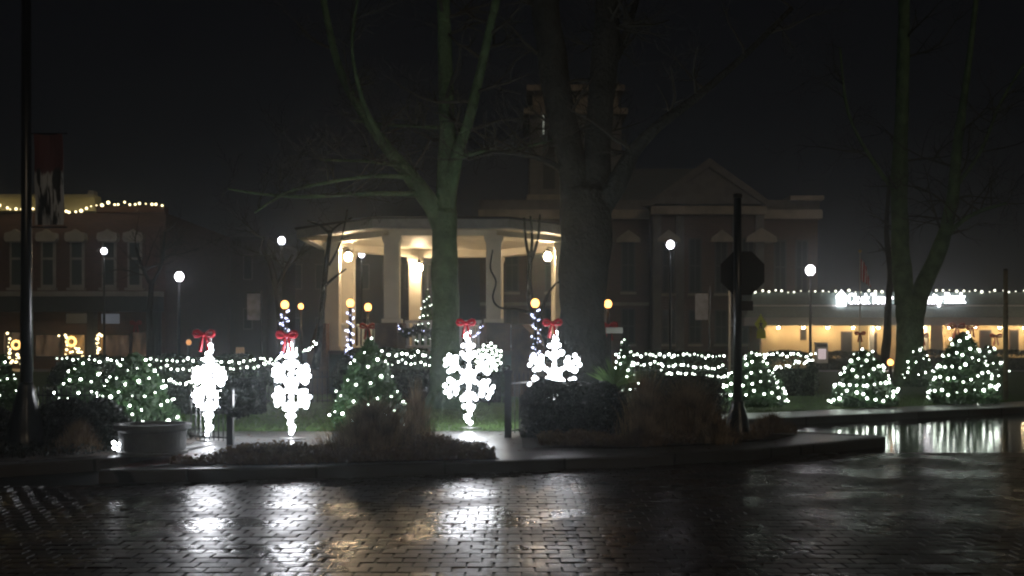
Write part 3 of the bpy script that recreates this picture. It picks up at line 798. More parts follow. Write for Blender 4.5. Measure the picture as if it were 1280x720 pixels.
def street_lamp(label, px, py, D, rp, m, arm=False, ybase=0.0):
    x = X(px,D); zg = Z(py,D); r = .82*rp/F*D; b = Vector((x,D,ybase)); t = thing('street_lamp', label, 'street lamp', b, 'white street lamps')
    MB().tube([b+Vector((0,0,.3)), Vector((x,D,zg-r))], [.09,.06], 8).build('post', M_black, t, smooth=True)
    MB().lathe(b, [(.24,0),(.24,.15),(.16,.4),(.12,.9),(.08,1.0)], 12).build('base', M_black, t)
    MB().lathe((x,D,zg), [(r*.45,-r),(r*.85,-r*.5),(r,0),(r*.85,r*.6),(r*.4,r*1.05)], 16).build('globe', m, t, smooth=True)
    MB().lathe((x,D,zg), [(r*.5,-r*1.35),(r*.55,-r*1.02)], 10).build('collar', M_black, t)
    MB().lathe((x,D,zg), [(r*.5,r*1.06),(r*.2,r*1.3),(.01,r*1.6)], 10).build('finial', M_black, t)
    return t
street_lamp('tall black post lamp with the brightest white globe left of the bank sign', 1013, 338, 56, 7, E_white, ybase=SLAB)
street_lamp('white globe street lamp above the left hedge lights', 224, 346, 50, 6.5, E_white, ybase=SLAB)
street_lamp('white street lamp shining high left of the bandstand roof edge', 352, 301, 60, 5.5, E_white2)
street_lamp('white street lamp seen through the bandstand between its columns', 452, 318, 75, 4.6, E_white2, ybase=-.02)
street_lamp('white street lamp before the courthouse front', 838, 306, 64, 6, E_white2)
street_lamp('small white street lamp in front of the brick shops', 130, 314, 66, 4.5, E_white2)

# pale banners on posts
M_pale = mat('pale_banner', (.42,.43,.50), .8, vary=.25, scale=4)
for px, D, lab in ((317,40,'pale grey banner on a thin post left of the second snowflake'), (877,40,'pale grey banner on a thin post before the courthouse')):
    b = Vector((X(px+10,D),D,SLAB)); zt = Z(366,D)
    t = thing('banner_post', lab.replace('pale grey banner on a', 'dark banner carrying').replace('thin post', 'thin pole'), 'pole', b)
    MB().tube([b, Vector((b.x,D,zt+.2))], .035, 8).build('post', M_black, t); MB().tube([Vector((b.x,D,zt)), Vector((X(px-8,D),D,zt))], .015, 5).build('arm', M_black, t)
    m = MB(); m.b2(X(px-8,D), X(px+8,D), D-.01, D+.01, Z(400,D), Z(367,D)); tag(m.build('vertical_banner', M_pale), lab, 'banner')

# street name sign near the massive tree
D = 24.5; b = Vector((X(763,D),D,SLAB)); t = thing('street_name_sign', 'small white street name blade beside the massive tree', 'sign', b)
MB().tube([b, Vector((b.x,D,Z(408,D)))], .025, 8).build('post', M_black, t)
m = MB(); m.box(at(768,413,D-.06), (.40,.02,.14)); o = m.build('name_blade', mat('sign_white', (.7,.72,.7), .4), t)

# thin pale pole near the stop sign
D = 40; b = Vector((X(912,D),D,SLAB)); t = thing('metal_pole', 'thin pale metal pole seen just left of the stop sign post', 'pole', b)
MB().tube([b, Vector((b.x,D,Z(330,D)))], .045, 8).build('shaft', mat('pale_steel', (.65,.6,.5), .3, .5), t); MB().lathe(b,[(.12,0),(.12,.1),(.05,.15)],10).build('base', M_black, t)

# pedestrian sign
D = 44; b = Vector((X(951,D),D,SLAB)); t = thing('crossing_sign', 'yellow diamond pedestrian sign with a small plaque below', 'sign', b)
MB().tube([b, Vector((b.x,D,Z(392,D)))], .03, 6).build('post', mat('steel_post', (.3,.3,.3), .5, .5), t)
Mye = mat('fluorescent_yellow', (.78,.88,.05), .4); c = at(951,405,D-.06); r = 11/F*D
m = MB(); m.xz([(c.x-r*.72,c.z),(c.x,c.z-r*1.15),(c.x+r*.72,c.z),(c.x,c.z+r*1.15)], c.y, c.y+.01); m.build('diamond_plate', Mye, t)
m = MB(); m.b2(c.x-.035,c.x+.035,c.y-.012,c.y-.004,c.z-.10,c.z+.06); m.ball((c.x,c.y-.006,c.z+.13),.035,1); m.b2(c.x-.07,c.x-.035,c.y-.012,c.y-.004,c.z-.2,c.z-.10); m.b2(c.x+.02,c.x+.06,c.y-.012,c.y-.004,c.z-.2,c.z-.10); m.b2(c.x-.09,c.x+.09,c.y-.011,c.y-.005,c.z,c.z+.03)
m.build('walking_symbol', mat('symbol_black', (.01,.01,.01), .5), t)
m = MB(); m.b2(X(945.5,D),X(956.5,D),c.y,c.y+.01,Z(423,D),Z(413,D)); m.build('plaque', Mye, t)

# utility pole
D = 27; b = Vector((X(1257,D),D,SLAB)); t = thing('wooden_pole', 'plain brown wooden pole right of the tall domed evergreen', 'pole', b)
MB().tube([b, Vector((b.x,D,Z(338,D)))], [.065,.055], 10).build('shaft', mat('weathered_wood', (.13,.11,.07), .8, vary=.3, scale=6), t, smooth=True)
MB().lathe((b.x,D,Z(338,D)), [(.06,0),(.06,.03),(.02,.05)], 10).build('cap', M_black, t)

# flag
D = 42; b = Vector((X(1075,D),D,SLAB)); t = thing('flag_pole', 'slim flag pole rising behind the low evergreen', 'flag pole', b)
MB().tube([b, Vector((b.x,D,Z(316,D)))], .03, 8).build('shaft', mat('pole_white', (.5,.48,.45), .4), t); MB().ball((b.x,D,Z(314,D)), .07, 2).build('ball_finial', mat('brass', (.6,.45,.2), .3, .8), t)
m = MB(); N = 10; z1, z0 = Z(323,D), Z(350,D)
for k in range(N+1):
    for j in range(8):
        u = j/7; v = k/N
        m.v.append(Vector((b.x+.04+.42*u*(1-.5*v), D+.05*math.sin(u*9), z0+(z1-z0)*v-.30*u)))
for k in range(N):
    for j in range(7): m.f.append([k*8+j,k*8+j+1,(k+1)*8+j+1,(k+1)*8+j])
fm = bpy.data.materials.new('flag_stripes'); fm.use_nodes = True; nt = fm.node_tree; bs = nt.nodes['Principled BSDF']; bs.inputs['Roughness'].default_value = .7
tc = nt.nodes.new('ShaderNodeTexCoord'); wv = nt.nodes.new('ShaderNodeTexWave'); wv.bands_direction = 'X'; wv.inputs['Scale'].default_value = 3.2; nt.links.new(tc.outputs['Object'], wv.inputs[0])
rp = nt.nodes.new('ShaderNodeValToRGB'); rp.color_ramp.interpolation = 'CONSTANT'; rp.color_ramp.elements[0].color = (.55,.04,.05,1); rp.color_ramp.elements[1].color = (.7,.68,.68,1); rp.color_ramp.elements[1].position = .5
nt.links.new(wv.outputs['Fac'], rp.inputs[0]); nt.links.new(rp.outputs[0], bs.inputs['Base Color'])
o = m.build('flag', fm); sol = o.modifiers.new('cloth','SOLIDIFY'); sol.thickness = .006
tag(o, 'drooping red and white striped flag on the slim pole', 'flag')
o = bow_mesh(at(1075,417,41.8), .36).build('red_bow', M_reddk); tag(o, 'dark red bow tied on the flag pole', 'bow')

# ------------------------------------------------------------------ bandstand
BX, BY = -1.99, 33.1; FZ = 1.45
root = thing('bandstand', 'round cream columned bandstand glowing warm from inside', 'bandstand', (BX,BY,SLAB))
def octo(R, off=PI/8): return [(BX+R*math.cos(off+k*PI/4), BY+R*math.sin(off+k*PI/4)) for k in range(8)]
MB().prism(octo(4.35), SLAB, FZ-.12).build('foundation', mat('green_stone', (.10,.14,.12), .7, vary=.2, scale=2), root)
MB().prism(octo(4.5), FZ-.12, FZ).build('floor', M_greystone, root)
# roof: fascia ring, ceiling and shallow roof
CZ, CT = 4.86, 5.13
def ring(mb, Ro, Ri, z0, z1, off=PI/8):
    i0 = len(mb.v)
    for R, z in ((Ro,z0),(Ro,z1),(Ri,z1),(Ri,z0)):
        for p in octo(R, off): mb.v.append(Vector((p[0],p[1],z)))
    for a in range(4):
        for j in range(8): mb.f.append([i0+a*8+j, i0+a*8+(j+1)%8, i0+((a+1)%4)*8+(j+1)%8, i0+((a+1)%4)*8+j])
m = MB(); ring(m, 4.95, 4.7, CZ+.02, CT); m.build('fascia', mat('grey_fascia', (.24,.25,.24), .6, vary=.1), root)
m = MB(); ring(m, 4.70, 4.05, CZ+.05, CZ+.12); m.build('soffit', M_cream, root)
m = MB(); ring(m, 4.05, 3.6, CZ-.10, CZ+.22); m.build('ring_beam', M_cream, root)
MB().prism(octo(3.6), CZ+.14, CZ+.2).build('ceiling', M_cream, root)
m = MB(); i0 = 0
for R, z in ((5.0,CT),(5.02,CT+.06),(4.2,CT+.14),(2.6,CT+.28),(.6,CT+.36)):
    for p in octo(R): m.v.append(Vector((p[0],p[1],z)))
for a in range(4):
    for j in range(8): m.f.append([a*8+j, a*8+(j+1)%8, (a+1)*8+(j+1)%8, (a+1)*8+j])
m.f.append([32+j for j in range(8)]); m.f.append([j for j in range(8)][::-1])
rf = m.build('roof', M_roof, root); MB().lathe((BX,BY,CT+.33), [(.5,0),(.45,.2),(.15,.45),(.05,.9)], 12).build('finial', M_roof, rf)
for k in range(8):
    a = PI/8+k*PI/4; c = Vector((BX+3.83*math.cos(a), BY+3.83*math.sin(a), 0)); front_ = math.sin(a) < -.5
    zb = FZ+.8 if front_ else FZ
    q = MB(); q.box((c.x,c.y,(zb+.12+CZ-.10)/2), (.44,.44,CZ-.10-zb-.12))
    cl = q.build('column', M_cream, root, bevel=.02)
    q = MB(); q.box((c.x,c.y,zb+.06), (.56,.56,.12)); q.build('plinth', M_cream, cl); q = MB(); q.box((c.x,c.y,CZ-.17), (.54,.54,.14)); q.box((c.x,c.y,CZ-.27), (.49,.49,.08)); q.build('capital', M_cream, cl)
    if front_:
        q = MB(); q.box((c.x,c.y,FZ+.4-.0), (.74,.74,.8), a); q.build('pedestal', M_brown, root)
    if k in (0,1,3,5,6): continue
    # lantern on the inner face
    d = Vector((-math.cos(a), -math.sin(a), 0)); zl = Z(325,33) if not front_ else 4.15
    lc = Vector((c.x,c.y,zl)) + d*.48 
    q = MB(); q.tube([Vector((c.x,c.y,zl+.25))+d*.24, Vector((c.x,c.y,zl+.30))+d*.48, lc+Vector((0,0,.2))], .015, 6)
    q.lathe(lc+Vector((0,0,.14)), [(.14,0),(.10,.05),(.03,.11)], 8)
    ln = q.build('lantern', M_black, root)
    MB().ball(lc, .115, 2, 1.15).build('glass', E_lant, ln, smooth=True)
# railing between the columns (not at the stair side)
for k in range(8):
    if k in (4,6): continue
    a0 = PI/8+k*PI/4; a1 = a0+PI/4
    p0 = Vector((BX+3.83*math.cos(a0), BY+3.83*math.sin(a0), FZ)); p1 = Vector((BX+3.83*math.cos(a1), BY+3.83*math.sin(a1), FZ))
    d = (p1-p0).normalized(); p0 = p0+d*.36; p1 = p1-d*.36
    q = MB(); q.tube([p0+Vector((0,0,.84)),p1+Vector((0,0,.84))], .045, 6); q.tube([p0+Vector((0,0,.12)),p1+Vector((0,0,.12))], .035, 6)
    n = 13
    for j in range(n):
        p = p0.lerp(p1,(j+.5)/n); q.box(p+Vector((0,0,.46)), (.07,.05,.70), math.atan2(d.y,d.x))
    q.build('railing', M_white, root)
# stairs at the front right face with brown cheek walls
a = PI/8+6.5*PI/4
d = Vector((math.cos(a), math.sin(a), 0)); s = Vector((-math.sin(a), math.cos(a), 0)); rz = math.atan2(s.y, s.x)
cf = Vector((BX,BY,0))+d*4.1
q = MB()
for k in range(8):
    h = FZ-.16*(k+1); q.box(cf+d*(.15+.3*k)+Vector((0,0,(h+SLAB)/2)), (2.0,.3,h-SLAB), rz)
q.build('stairs', M_brown, root)
for sg in (-1,1):
    q = MB(); i0 = 0; base = cf+s*sg*1.15
    prof = [(0,SLAB),(0,FZ+.75),(.4,FZ+.75),(2.5,SLAB+.55),(2.9,SLAB+.55),(2.9,SLAB)]
    for w_ in (-.16,.16):
        for u,z in prof: q.v.append(base+d*u+s*w_+Vector((0,0,z)))
    n = len(prof); q.f.append(list(range(n))); q.f.append([n+j for j in range(n)][::-1])
    for j in range(n): q.f.append([j, n+j, n+(j+1)%n, (j+1)%n])
    q.build('stair_cheek', M_brown, root)
# cheek left of the left column
q = MB(); q.xz([(X(382,30.6),SLAB),(X(386,30.6),Z(440,30.6)),(X(398,30.6),Z(404,30.6)),(X(409,30.6),Z(404,30.6)),(X(409,30.6),SLAB)], 30.4, 31.0)
q.build('stair_cheek', M_brown, root)

# christmas tree inside the bandstand
x, y = X(534,31), 31.0; b = Vector((x,y,FZ)); H = Z(364,31)-FZ
t = thing('christmas_tree', 'slim christmas tree inside the bandstand beside the railing', 'christmas tree', b); f = MB()
for _ in range(2600):
    tt = random.random()**1.4; a = random.uniform(0,2*PI); r = .42*(1-tt)*random.random()**.4
    f.leaf(b+Vector((r*math.cos(a),r*math.sin(a),.1+tt*H*.95)), .06, 2.2)
f.build('foliage', M_needle, t); MB().tube([b,b+Vector((0,0,H*.8))],[.04,.01],6).build('trunk', M_twig, t)
pts = []
for k in range(301):
    u = k/300; a = u*7*2*PI; r = .44*(1-u*.97); pts.append(b+Vector((r*math.cos(a), r*math.sin(a), .15+u*H*.95)))
light_string('white lights spiralling up the slim christmas tree in the bandstand', resample(pts,60), 'cool', .026, wire_pts=pts)
# garland on railing
pts = [at(497+ (550-497)*k/40, 409+7*abs(math.sin(k/40*2*PI)), 29.15) for k in range(41)]
t0 = light_string('bluish lights in a garland along the bandstand railing left of the trunk', resample(pts,20,.03), 'blue', .028, wire_pts=pts)
pts2 = [at(584+(604-584)*k/20, 422-14*(k/20)+5*math.sin(k/20*PI), 29.15) for k in range(21)]
light_string('few bluish lights in the garland on the railing right of the trunk', resample(pts2,8,.03), 'blue', .028, wire_pts=pts2)
f = MB()
for p in pts:
    for _ in range(22): f.leaf(p+Vector((random.gauss(0,.05),random.gauss(0,.04),random.gauss(0,.05))), .07, 2)
tag(f.build('garland', M_hedge), 'evergreen garland swagged along the bandstand railing', 'garland')
# wreath of lights right of third snowflake
c = at(611,447,25); t = thing('lit_wreath', 'round wreath of white lights right of the broad snowflake', 'wreath', c); f = MB()
for _ in range(700):
    a = random.uniform(0,2*PI); r = .34*random.random()**.5; f.leaf(c+Vector((r*math.cos(a), random.gauss(0,.04), r*math.sin(a))), .05, 2)
f.build('needles', M_hedge, t)
for k in range(34):
    a = k*2.4; r = .36*math.sqrt((k+3)/37); bulb_obj('cool', .028, E_bulb, t, Vector((r*math.cos(a), -.08, r*math.sin(a))))
MB().tube([c, Vector((c.x,c.y+.05,SLAB))], .02, 6).build('stand', M_black, t)

# ------------------------------------------------------------------ bank
D = 80; XB = lambda px: X(px,80); ZB = lambda py: Z(py,80)
bank = thing('bank_building', 'low yellow bank with a dark mansard roof and glowing lettered sign', 'building', (XB(1120),84,0))
x0, x1 = XB(940), XB(1400)
M_yel = mat('yellow_stucco', (.62,.48,.27), .8, vary=.08, scale=.6)
m = MB(); m.b2(x0+.6,x1,80,92,0,3.35); m.build('wall', M_yel, bank)
m = MB(); m.b2(x0-.9,x1+1,78.6,93,3.15,3.75); m.build('soffit_band', mat('pale_trim', (.40,.40,.40), .6), bank)
m = MB(); i0 = 0
for (ya,yb,z,e) in ((78.7,92.9,3.75,.8),(79.6,92,5.75,0)):
    for (xx,yy) in ((x0-e,ya),(x1+e,ya),(x1+e,yb),(x0-e,yb)): m.v.append(Vector((xx,yy,z)))
m.f += [[0,1,5,4],[1,2,6,5],[2,3,7,6],[3,0,4,7],[4,5,6,7]]
rf = m.build('roof', mat('green_roof_metal', (.13,.18,.165), .5, vary=.15), bank)
m = MB(); m.b2(x0-.4,x1+.4,79.10,79.16,4.62,4.74); m.build('roof_trim', M_white, rf)
def bank_part(name, px0, px1, py0, py1, mm, dy=.06):
    m = MB(); m.b2(XB(px0),XB(px1),80-dy,80.02,ZB(py1),ZB(py0)); return m.build(name, mm, bank)
M_frame = mat('brown_frame', (.10,.06,.04), .5); M_glass = mat('dark_glass', (.03,.03,.035), .08)
for a,b_,c_,d_ in ((1051,1065,414,452),(1091,1096,416,452),(1190,1203,416,436),(1224,1239,412,440),(1261,1273,412,440),(1000,1008,410,425)):
    fr = bank_part('door' if d_ > 440 else 'window', a,b_,c_,d_, M_frame)
    m = MB(); m.b2(XB(a+1.6),XB(b_-1.6),79.90,79.935,ZB(d_-1.6),ZB(c_+1.6)); m.build('pane', M_glass, fr)
for a in (1083, 1117, 1152):
    m = MB(); m.b2(XB(a),XB(a+5),79.2,79.5,0,3.15); m.build('column', M_white, bank)
m = MB(); m.b2(XB(1156),XB(1171),78.9,80,0,3.15); m.build('bay_wall', M_yel, bank)
for px in (969,1000,1030,1061,1092,1123,1147,1180,1211,1242,1272,1303):  # extra downlights added in between to brighten the wall
    m = MB(); m.lathe((XB(px),79.0,3.02), [(.09,0),(.12,.05),(.12,.14)], 10); f_ = m.build('downlight', M_black, bank)
    MB().ball((XB(px),79.0,3.00), .09, 2).build('lens', emit('downlight_lens', (1.0,.74,.42), 400.0), f_)
# signage
E_sign = emit('sign_face', (.97,.93,1.0), 8.0)
def text(s, x0, x1, zb, h, y, parent, name):
    cu = bpy.data.curves.new(name, 'FONT'); cu.body = s; cu.size = 1; cu.extrude = .05; cu.offset = .028
    o = bpy.data.objects.new(name, cu); col.objects.link(o); bpy.context.view_layer.update()
    me = bpy.data.meshes.new_from_object(o.evaluated_get(bpy.context.evaluated_depsgraph_get())); w = o.dimensions.x
    bpy.data.objects.remove(o); me.materials.clear(); me.materials.append(E_sign)
    o = bpy.data.objects.new(name, me); col.objects.link(o); o.rotation_euler = (PI/2,0,0)
    o.scale = ((x1-x0)/w, h/.72, 1); o.location = Vector((x0,y,zb)); o.parent = parent
    o.location = Vector((x0,y,zb))-parent.location
    return o
sg = thing('bank_sign', 'glowing white bank lettering with a clock tower emblem on the roof front', 'sign', (XB(1120),78.9,4.7))
sg.location = Vector((XB(1120),78.9,4.7))
text('Clock', XB(1054), XB(1081), ZB(380), ZB(367.5)-ZB(380), 78.9, sg, 'lettering')
text('Tower', XB(1083), XB(1110), ZB(380), ZB(367.5)-ZB(380), 78.9, sg, 'lettering')
text('Community', XB(1113), XB(1171), ZB(380), ZB(367.5)-ZB(380), 78.9, sg, 'lettering')
text('Bank', XB(1173), XB(1199), ZB(379), ZB(366.5)-ZB(379), 78.9, sg, 'lettering')
m = MB(); xc = XB(1046); z0 = ZB(383.5)
m.xz([(xc-.34,z0),(xc+.34,z0),(xc+.36,z0+.65),(xc+.44,z0+.72),(xc+.30,z0+.9),(xc,z0+1.25),(xc-.30,z0+.9),(xc-.44,z0+.72),(xc-.36,z0+.65)], 78.85, 78.95)
m.build('tower_emblem', E_sign, sg)
m = MB(); m.b2(XB(1042),XB(1200),79.0,79.06,4.72,4.80); m.build('sign_rail', M_black, sg)
pts = [Vector((x0+.1+k*.52, 79.45, 5.72)) for k in range(62)]
light_string('straight row of pale bulbs along the bank roof edge', pts, 'roof', .10, hang=-.1)
for px,py,lab in ((1196,408,'red bow on the bank wall beside the bay'),(1215,410,'narrow red bow hung under the bank eave'),(1245,420,'red bow above the shrub by the wooden pole'),(1153,420,'dark red bow at the white bank column')):
    o = bow_mesh(at(px,py,78.4), .75 if px != 1196 else 1.0).build('red_bow', M_reddk); tag(o, lab, 'bow')
# small brick chimney block behind the bank sign
m = MB(); m.b2(XB(1172),XB(1199),86,88,5.6,6.7); m.build('chimney', M_brown, rf)
# info board
D = 60; t = thing('notice_board', 'white upright notice cabinet with a pink panel before the bank', 'sign', (X(1027,D),D,SLAB))
m = MB(); m.b2(X(1020,D),X(1035,D),D,D+.3,Z(454,D),Z(428,D)); m.build('cabinet', mat('cabinet_white', (.75,.72,.66), .5), t)
m = MB(); m.b2(X(1022.5,D),X(1032.5,D),D-.02,D+.001,Z(449,D),Z(436,D)); m.build('panel', emit('panel_glow', (1,.80,.80), .55), t)
m = MB(); m.b2(X(1021,D),X(1034,D),D-.03,D+.001,Z(434,D),Z(430,D)); m.build('header', M_greystone, t)

# ------------------------------------------------------------------ courthouse
D = 85; XC = lambda px: X(px,85); ZC = lambda py: Z(py,85)
M_cbrick = brick_mat('courthouse_brick', (.13,.075,.05), (.10,.06,.042), (.12,.10,.08), .5, .2, .8, .02)
ct = thing('courthouse', 'large brick courthouse with a columned front gable and stone clock tower', 'building', (XC(880),92,0))
m = MB(); m.b2(XC(600),XC(1022),85,105,0,ZC(274)); m.build('wall', M_cbrick, ct)
m = MB(); m.b2(XC(812),XC(950),83.6,85,0,ZC(270)); m.build('front_bay', M_cbrick, ct)
m = MB(); m.b2(XC(598),XC(811),84.5,105.4,ZC(274),ZC(263)); m.b2(XC(951),XC(1026),84.5,105.4,ZC(274),ZC(263)); m.b2(XC(810),XC(952),83.2,85.3,ZC(271),ZC(261)); m.build('cornice', M_limestone, ct)
m = MB(); m.b2(XC(600),XC(812),84.9,105,ZC(263),ZC(250)); m.b2(XC(952),XC(1024),84.9,105,ZC(263),ZC(250)); m.build('attic', M_greystone, ct)
m = MB(); m.b2(XC(985),XC(1027),84.3,104,ZC(251),ZC(246)); m.build('corner_block', M_limestone, ct)
m = MB(); m.xz([(XC(806),ZC(260)),(XC(956),ZC(260)),(XC(881),ZC(206))], 83.3, 100)
m.build('roof', M_roof, ct)
m = MB(); m.xz([(XC(800),ZC(261)),(XC(812),ZC(261)),(XC(881),ZC(214)),(XC(950),ZC(261)),(XC(962),ZC(261)),(XC(881),ZC(203))], 82.9, 83.6); m.build('gable_trim', M_greystone, ct)
m = MB(); m.xz([(XC(815),ZC(258.5)),(XC(947),ZC(258.5)),(XC(881),ZC(214))], 83.1, 83.28); m.build('gable_panel', M_greystone, ct)
m = MB(); m.b2(XC(780),XC(885),90,100,ZC(252),ZC(198)); m.build('main_roof', mat('slate', (.07,.08,.085), .6, vary=.2), ct)
for px in (818,846,916,944):
    m = MB(); m.b2(XC(px-5),XC(px+5),83.35,83.61,0,ZC(272)); cl = m.build('pilaster', M_greystone, ct)
M_sash = mat('dark_sash', (.07,.065,.055), .6)
def cwin(px, y0, y1, w, yy, hood):
    m = MB(); m.b2(XC(px-w),XC(px+w),yy-.08,yy+.01,ZC(y1),ZC(y0)); fr = m.build('window', M_sash, ct)
    m = MB(); m.b2(XC(px-w+2),XC(px+w-2),yy-.11,yy-.085,ZC(y1-2),ZC(y0+2)); m.build('pane', M_glass, fr)
    m = MB(); m.b2(XC(px)-.04,XC(px)+.04,yy-.14,yy-.112,ZC(y1-2),ZC(y0+2)); m.b2(XC(px-w+2),XC(px+w-2),yy-.14,yy-.112,ZC((y0+y1)/2)-.05,ZC((y0+y1)/2)+.05); m.build('mullion', M_sash, fr)
    if hood:
        m = MB(); m.xz([(XC(px-w-6),ZC(y0+5)),(XC(px+w+6),ZC(y0+5)),(XC(px+w+5),ZC(y0)),(XC(px),ZC(y0-10)),(XC(px-w-5),ZC(y0))], yy-.5, yy+.02); m.build('hood', M_limestone, fr)
    m = MB(); m.b2(XC(px-w-1),XC(px+w+1),yy-.3,yy+.02,ZC(y1+3),ZC(y1)); m.build('sill', M_limestone, fr)
for px in (640,690,740,785): cwin(px,298,365,9,85,True); cwin(px,385,430,9,85,False)
for px in (832,865,897,930): cwin(px,300,368,8,83.6,px in (832,897)); cwin(px,388,430,8,83.6,False)
for px in (945+30,1002): cwin(px,300,368,8,85,False); cwin(px,388,430,8,85,False)
m = MB(); m.xz([(XC(926),ZC(305)),(XC(964),ZC(305)),(XC(963),ZC(299)),(XC(945),ZC(288)),(XC(927),ZC(299))], 83.0, 84.99); m.build('window_hood', M_limestone, ct)
m = MB(); m.b2(XC(600),XC(811),84.8,85,ZC(382),ZC(378)); m.b2(XC(951),XC(1022),84.8,85,ZC(382),ZC(378)); m.build('string_course', M_limestone, ct)
# tower
tw = MB(); tw.b2(XC(664),XC(788),92,101,ZC(262),ZC(120)); tw.build('tower', M_greystone, ct)
m = MB(); m.b2(XC(656),XC(796),91.5,101.5,ZC(120),ZC(112)); m.b2(XC(668),XC(784),92.3,100.7,ZC(112),ZC(88)); m.b2(XC(660),XC(792),91.7,101.3,ZC(88),ZC(80)); m.build('tower_crown', M_limestone, ct)
m = MB(); m.b2(XC(660),XC(792),91.8,101.2,ZC(236),ZC(228)); m.build('tower_course', M_limestone, ct)
for px in (690,726,762):
    m = MB(); m.b2(XC(px-8),XC(px+8),91.9,92.01,ZC(220),ZC(135)); m.build('tower_louvre', mat('louvre_dark', (.04,.04,.04), .7), ct)
m = MB(); m.b2(XC(681.5),XC(683.5),91.7,91.85,ZC(147),ZC(121)); m.build('lit_edge_strip', emit('edge_glow', (.9,.95,.8), .30), ct)  # glowing strip put in for a lit edge of the tower

# ------------------------------------------------------------------ brick shops (left)
D = 70; XS = lambda px: X(px,70); ZS = lambda py: Z(py,70)
M_sbrick = brick_mat('shop_brick', (.12,.055,.04), (.085,.04,.03), (.09,.07,.06), .42, .15, .8, .02)
M_stone2 = mat('painted_stone', (.30,.29,.26), .7, vary=.15, scale=1)
sh = thing('brick_shops', 'two storey brick shop block with hooded windows and lit shopfronts', 'building', (XS(60),78,0))
m = MB(); m.b2(XS(-190),XS(207),70,86,0,ZS(266)); m.build('wall', M_sbrick, sh)
m = MB(); m.b2(XS(-190),XS(122),69.5,70.6,ZS(264.9),ZS(249)); m.b2(XS(-190),XS(122),69.2,70.6,ZS(249),ZS(245)); m.build('cornice', mat('cornice_yellow_lit', (.50,.46,.26), .7), sh)  # yellow light on the cornice is put into its colour
m = MB(); m.b2(XS(122),XS(207),69.8,70.6,ZS(266),ZS(258)); m.build('parapet', M_sbrick, sh)
m = MB(); m.b2(XS(115),XS(122),69.3,70,ZS(246),ZS(240)); m.build('cornice_urn', M_stone2, sh)
for px in (-120,-70,-20,22,61,97,137,169):
    m = MB(); m.b2(XS(px-9),XS(px+9),69.88,70.01,ZS(360),ZS(298)); fr = m.build('window', M_stone2, sh)
    for a,b_ in ((304,322),(325,356)):
        m = MB(); m.b2(XS(px-6),XS(px+6),69.84,69.875,ZS(b_),ZS(a)); m.build('pane', mat('sky_glass', (.05,.07,.07), .12), fr)
    m = MB(); m.xz([(XS(px-13),ZS(299)),(XS(px-11),ZS(303)),(XS(px+11),ZS(303)),(XS(px+13),ZS(299)),(XS(px+12),ZS(292)),(XS(px+4),ZS(290)),(XS(px),ZS(287)),(XS(px-4),ZS(290)),(XS(px-12),ZS(292))], 69.5, 70.02); m.build('hood', M_stone2, fr)
    m = MB(); m.b2(XS(px-11),XS(px+11),69.6,70.02,ZS(363),ZS(360)); m.build('sill', M_stone2, fr)
m = MB(); m.b2(XS(-190),XS(205),69.0,70.03,ZS(371),ZS(365)); m.build('ledge', M_stone2, sh)
m = MB(); m.b2(XS(-190),XS(205),68.8,70.02,ZS(390),ZS(371.5)); m.build('fascia_board', mat('dark_fascia', (.03,.04,.045), .6), sh)
for px in (-60,-20,38,118,198):
    m = MB(); m.b2(XS(px-4),XS(px+4),69.3,70.02,0,ZS(390)); m.build('pier', mat('dark_pier', (.03,.035,.04), .6), sh)
def emit_var(name, color, lo, hi, sx=1.0):
    m = emit(name, color, hi); nt = m.node_tree; e = [n for n in nt.nodes if n.type == 'EMISSION'][0]
    tc = nt.nodes.new('ShaderNodeTexCoord'); mp = nt.nodes.new('ShaderNodeMapping'); mp.inputs['Scale'].default_value = (2.6*sx,1,.7)
    nz = nt.nodes.new('ShaderNodeTexNoise'); nz.inputs['Scale'].default_value = 1.1; nz.inputs['Detail'].default_value = 4
    mr = nt.nodes.new('ShaderNodeMapRange'); mr.inputs['From Min'].default_value = .38; mr.inputs['From Max'].default_value = .66; mr.inputs['To Min'].default_value = lo; mr.inputs['To Max'].default_value = hi
    nt.links.new(tc.outputs['Object'], mp.inputs[0]); nt.links.new(mp.outputs[0], nz.inputs['Vector']); nt.links.new(nz.outputs['Fac'], mr.inputs['Value']); nt.links.new(mr.outputs[0], e.inputs['Strength'])
    return m
E_amber = emit_var('shop_window', (1.0,.50,.14), .03, .5); E_amber2 = emit('shop_window_bright', (1.0,.60,.16), 3.0); E_dimw = emit_var('shop_window_dim', (.75,.46,.26), .012, .13)
def shopwin(a,b_,c_,d_,e,name='shop_window'):
    m = MB(); m.b2(XS(a),XS(b_),69.80,70.01,ZS(d_),ZS(c_)); fr = m.build(name, mat('shop_frame', (.03,.025,.02), .5), sh)
    m = MB(); m.b2(XS(a+.8),XS(b_-.8),69.75,69.795,ZS(d_-.8),ZS(c_+.8)); m.build('lit_pane', e, fr)
shopwin(-50,-26,410,450,E_dimw); shopwin(6,30,415,456,E_dimw); shopwin(46,80,418,446,E_dimw); shopwin(81,108,418,444,E_amber); shopwin(122,131,416,450,E_amber); shopwin(133,164,418,446,E_dimw); shopwin(166,186,415,446,E_dimw)
shopwin(84,112,386+5,405,emit('upper_dim', (.4,.32,.2), .06))
m = MB(); m.b2(XS(137),XS(158),68.6,68.8,ZS(405),ZS(393)); o = m.build('shop_sign', emit('sign_dim', (.6,.65,.75), .12), sh)
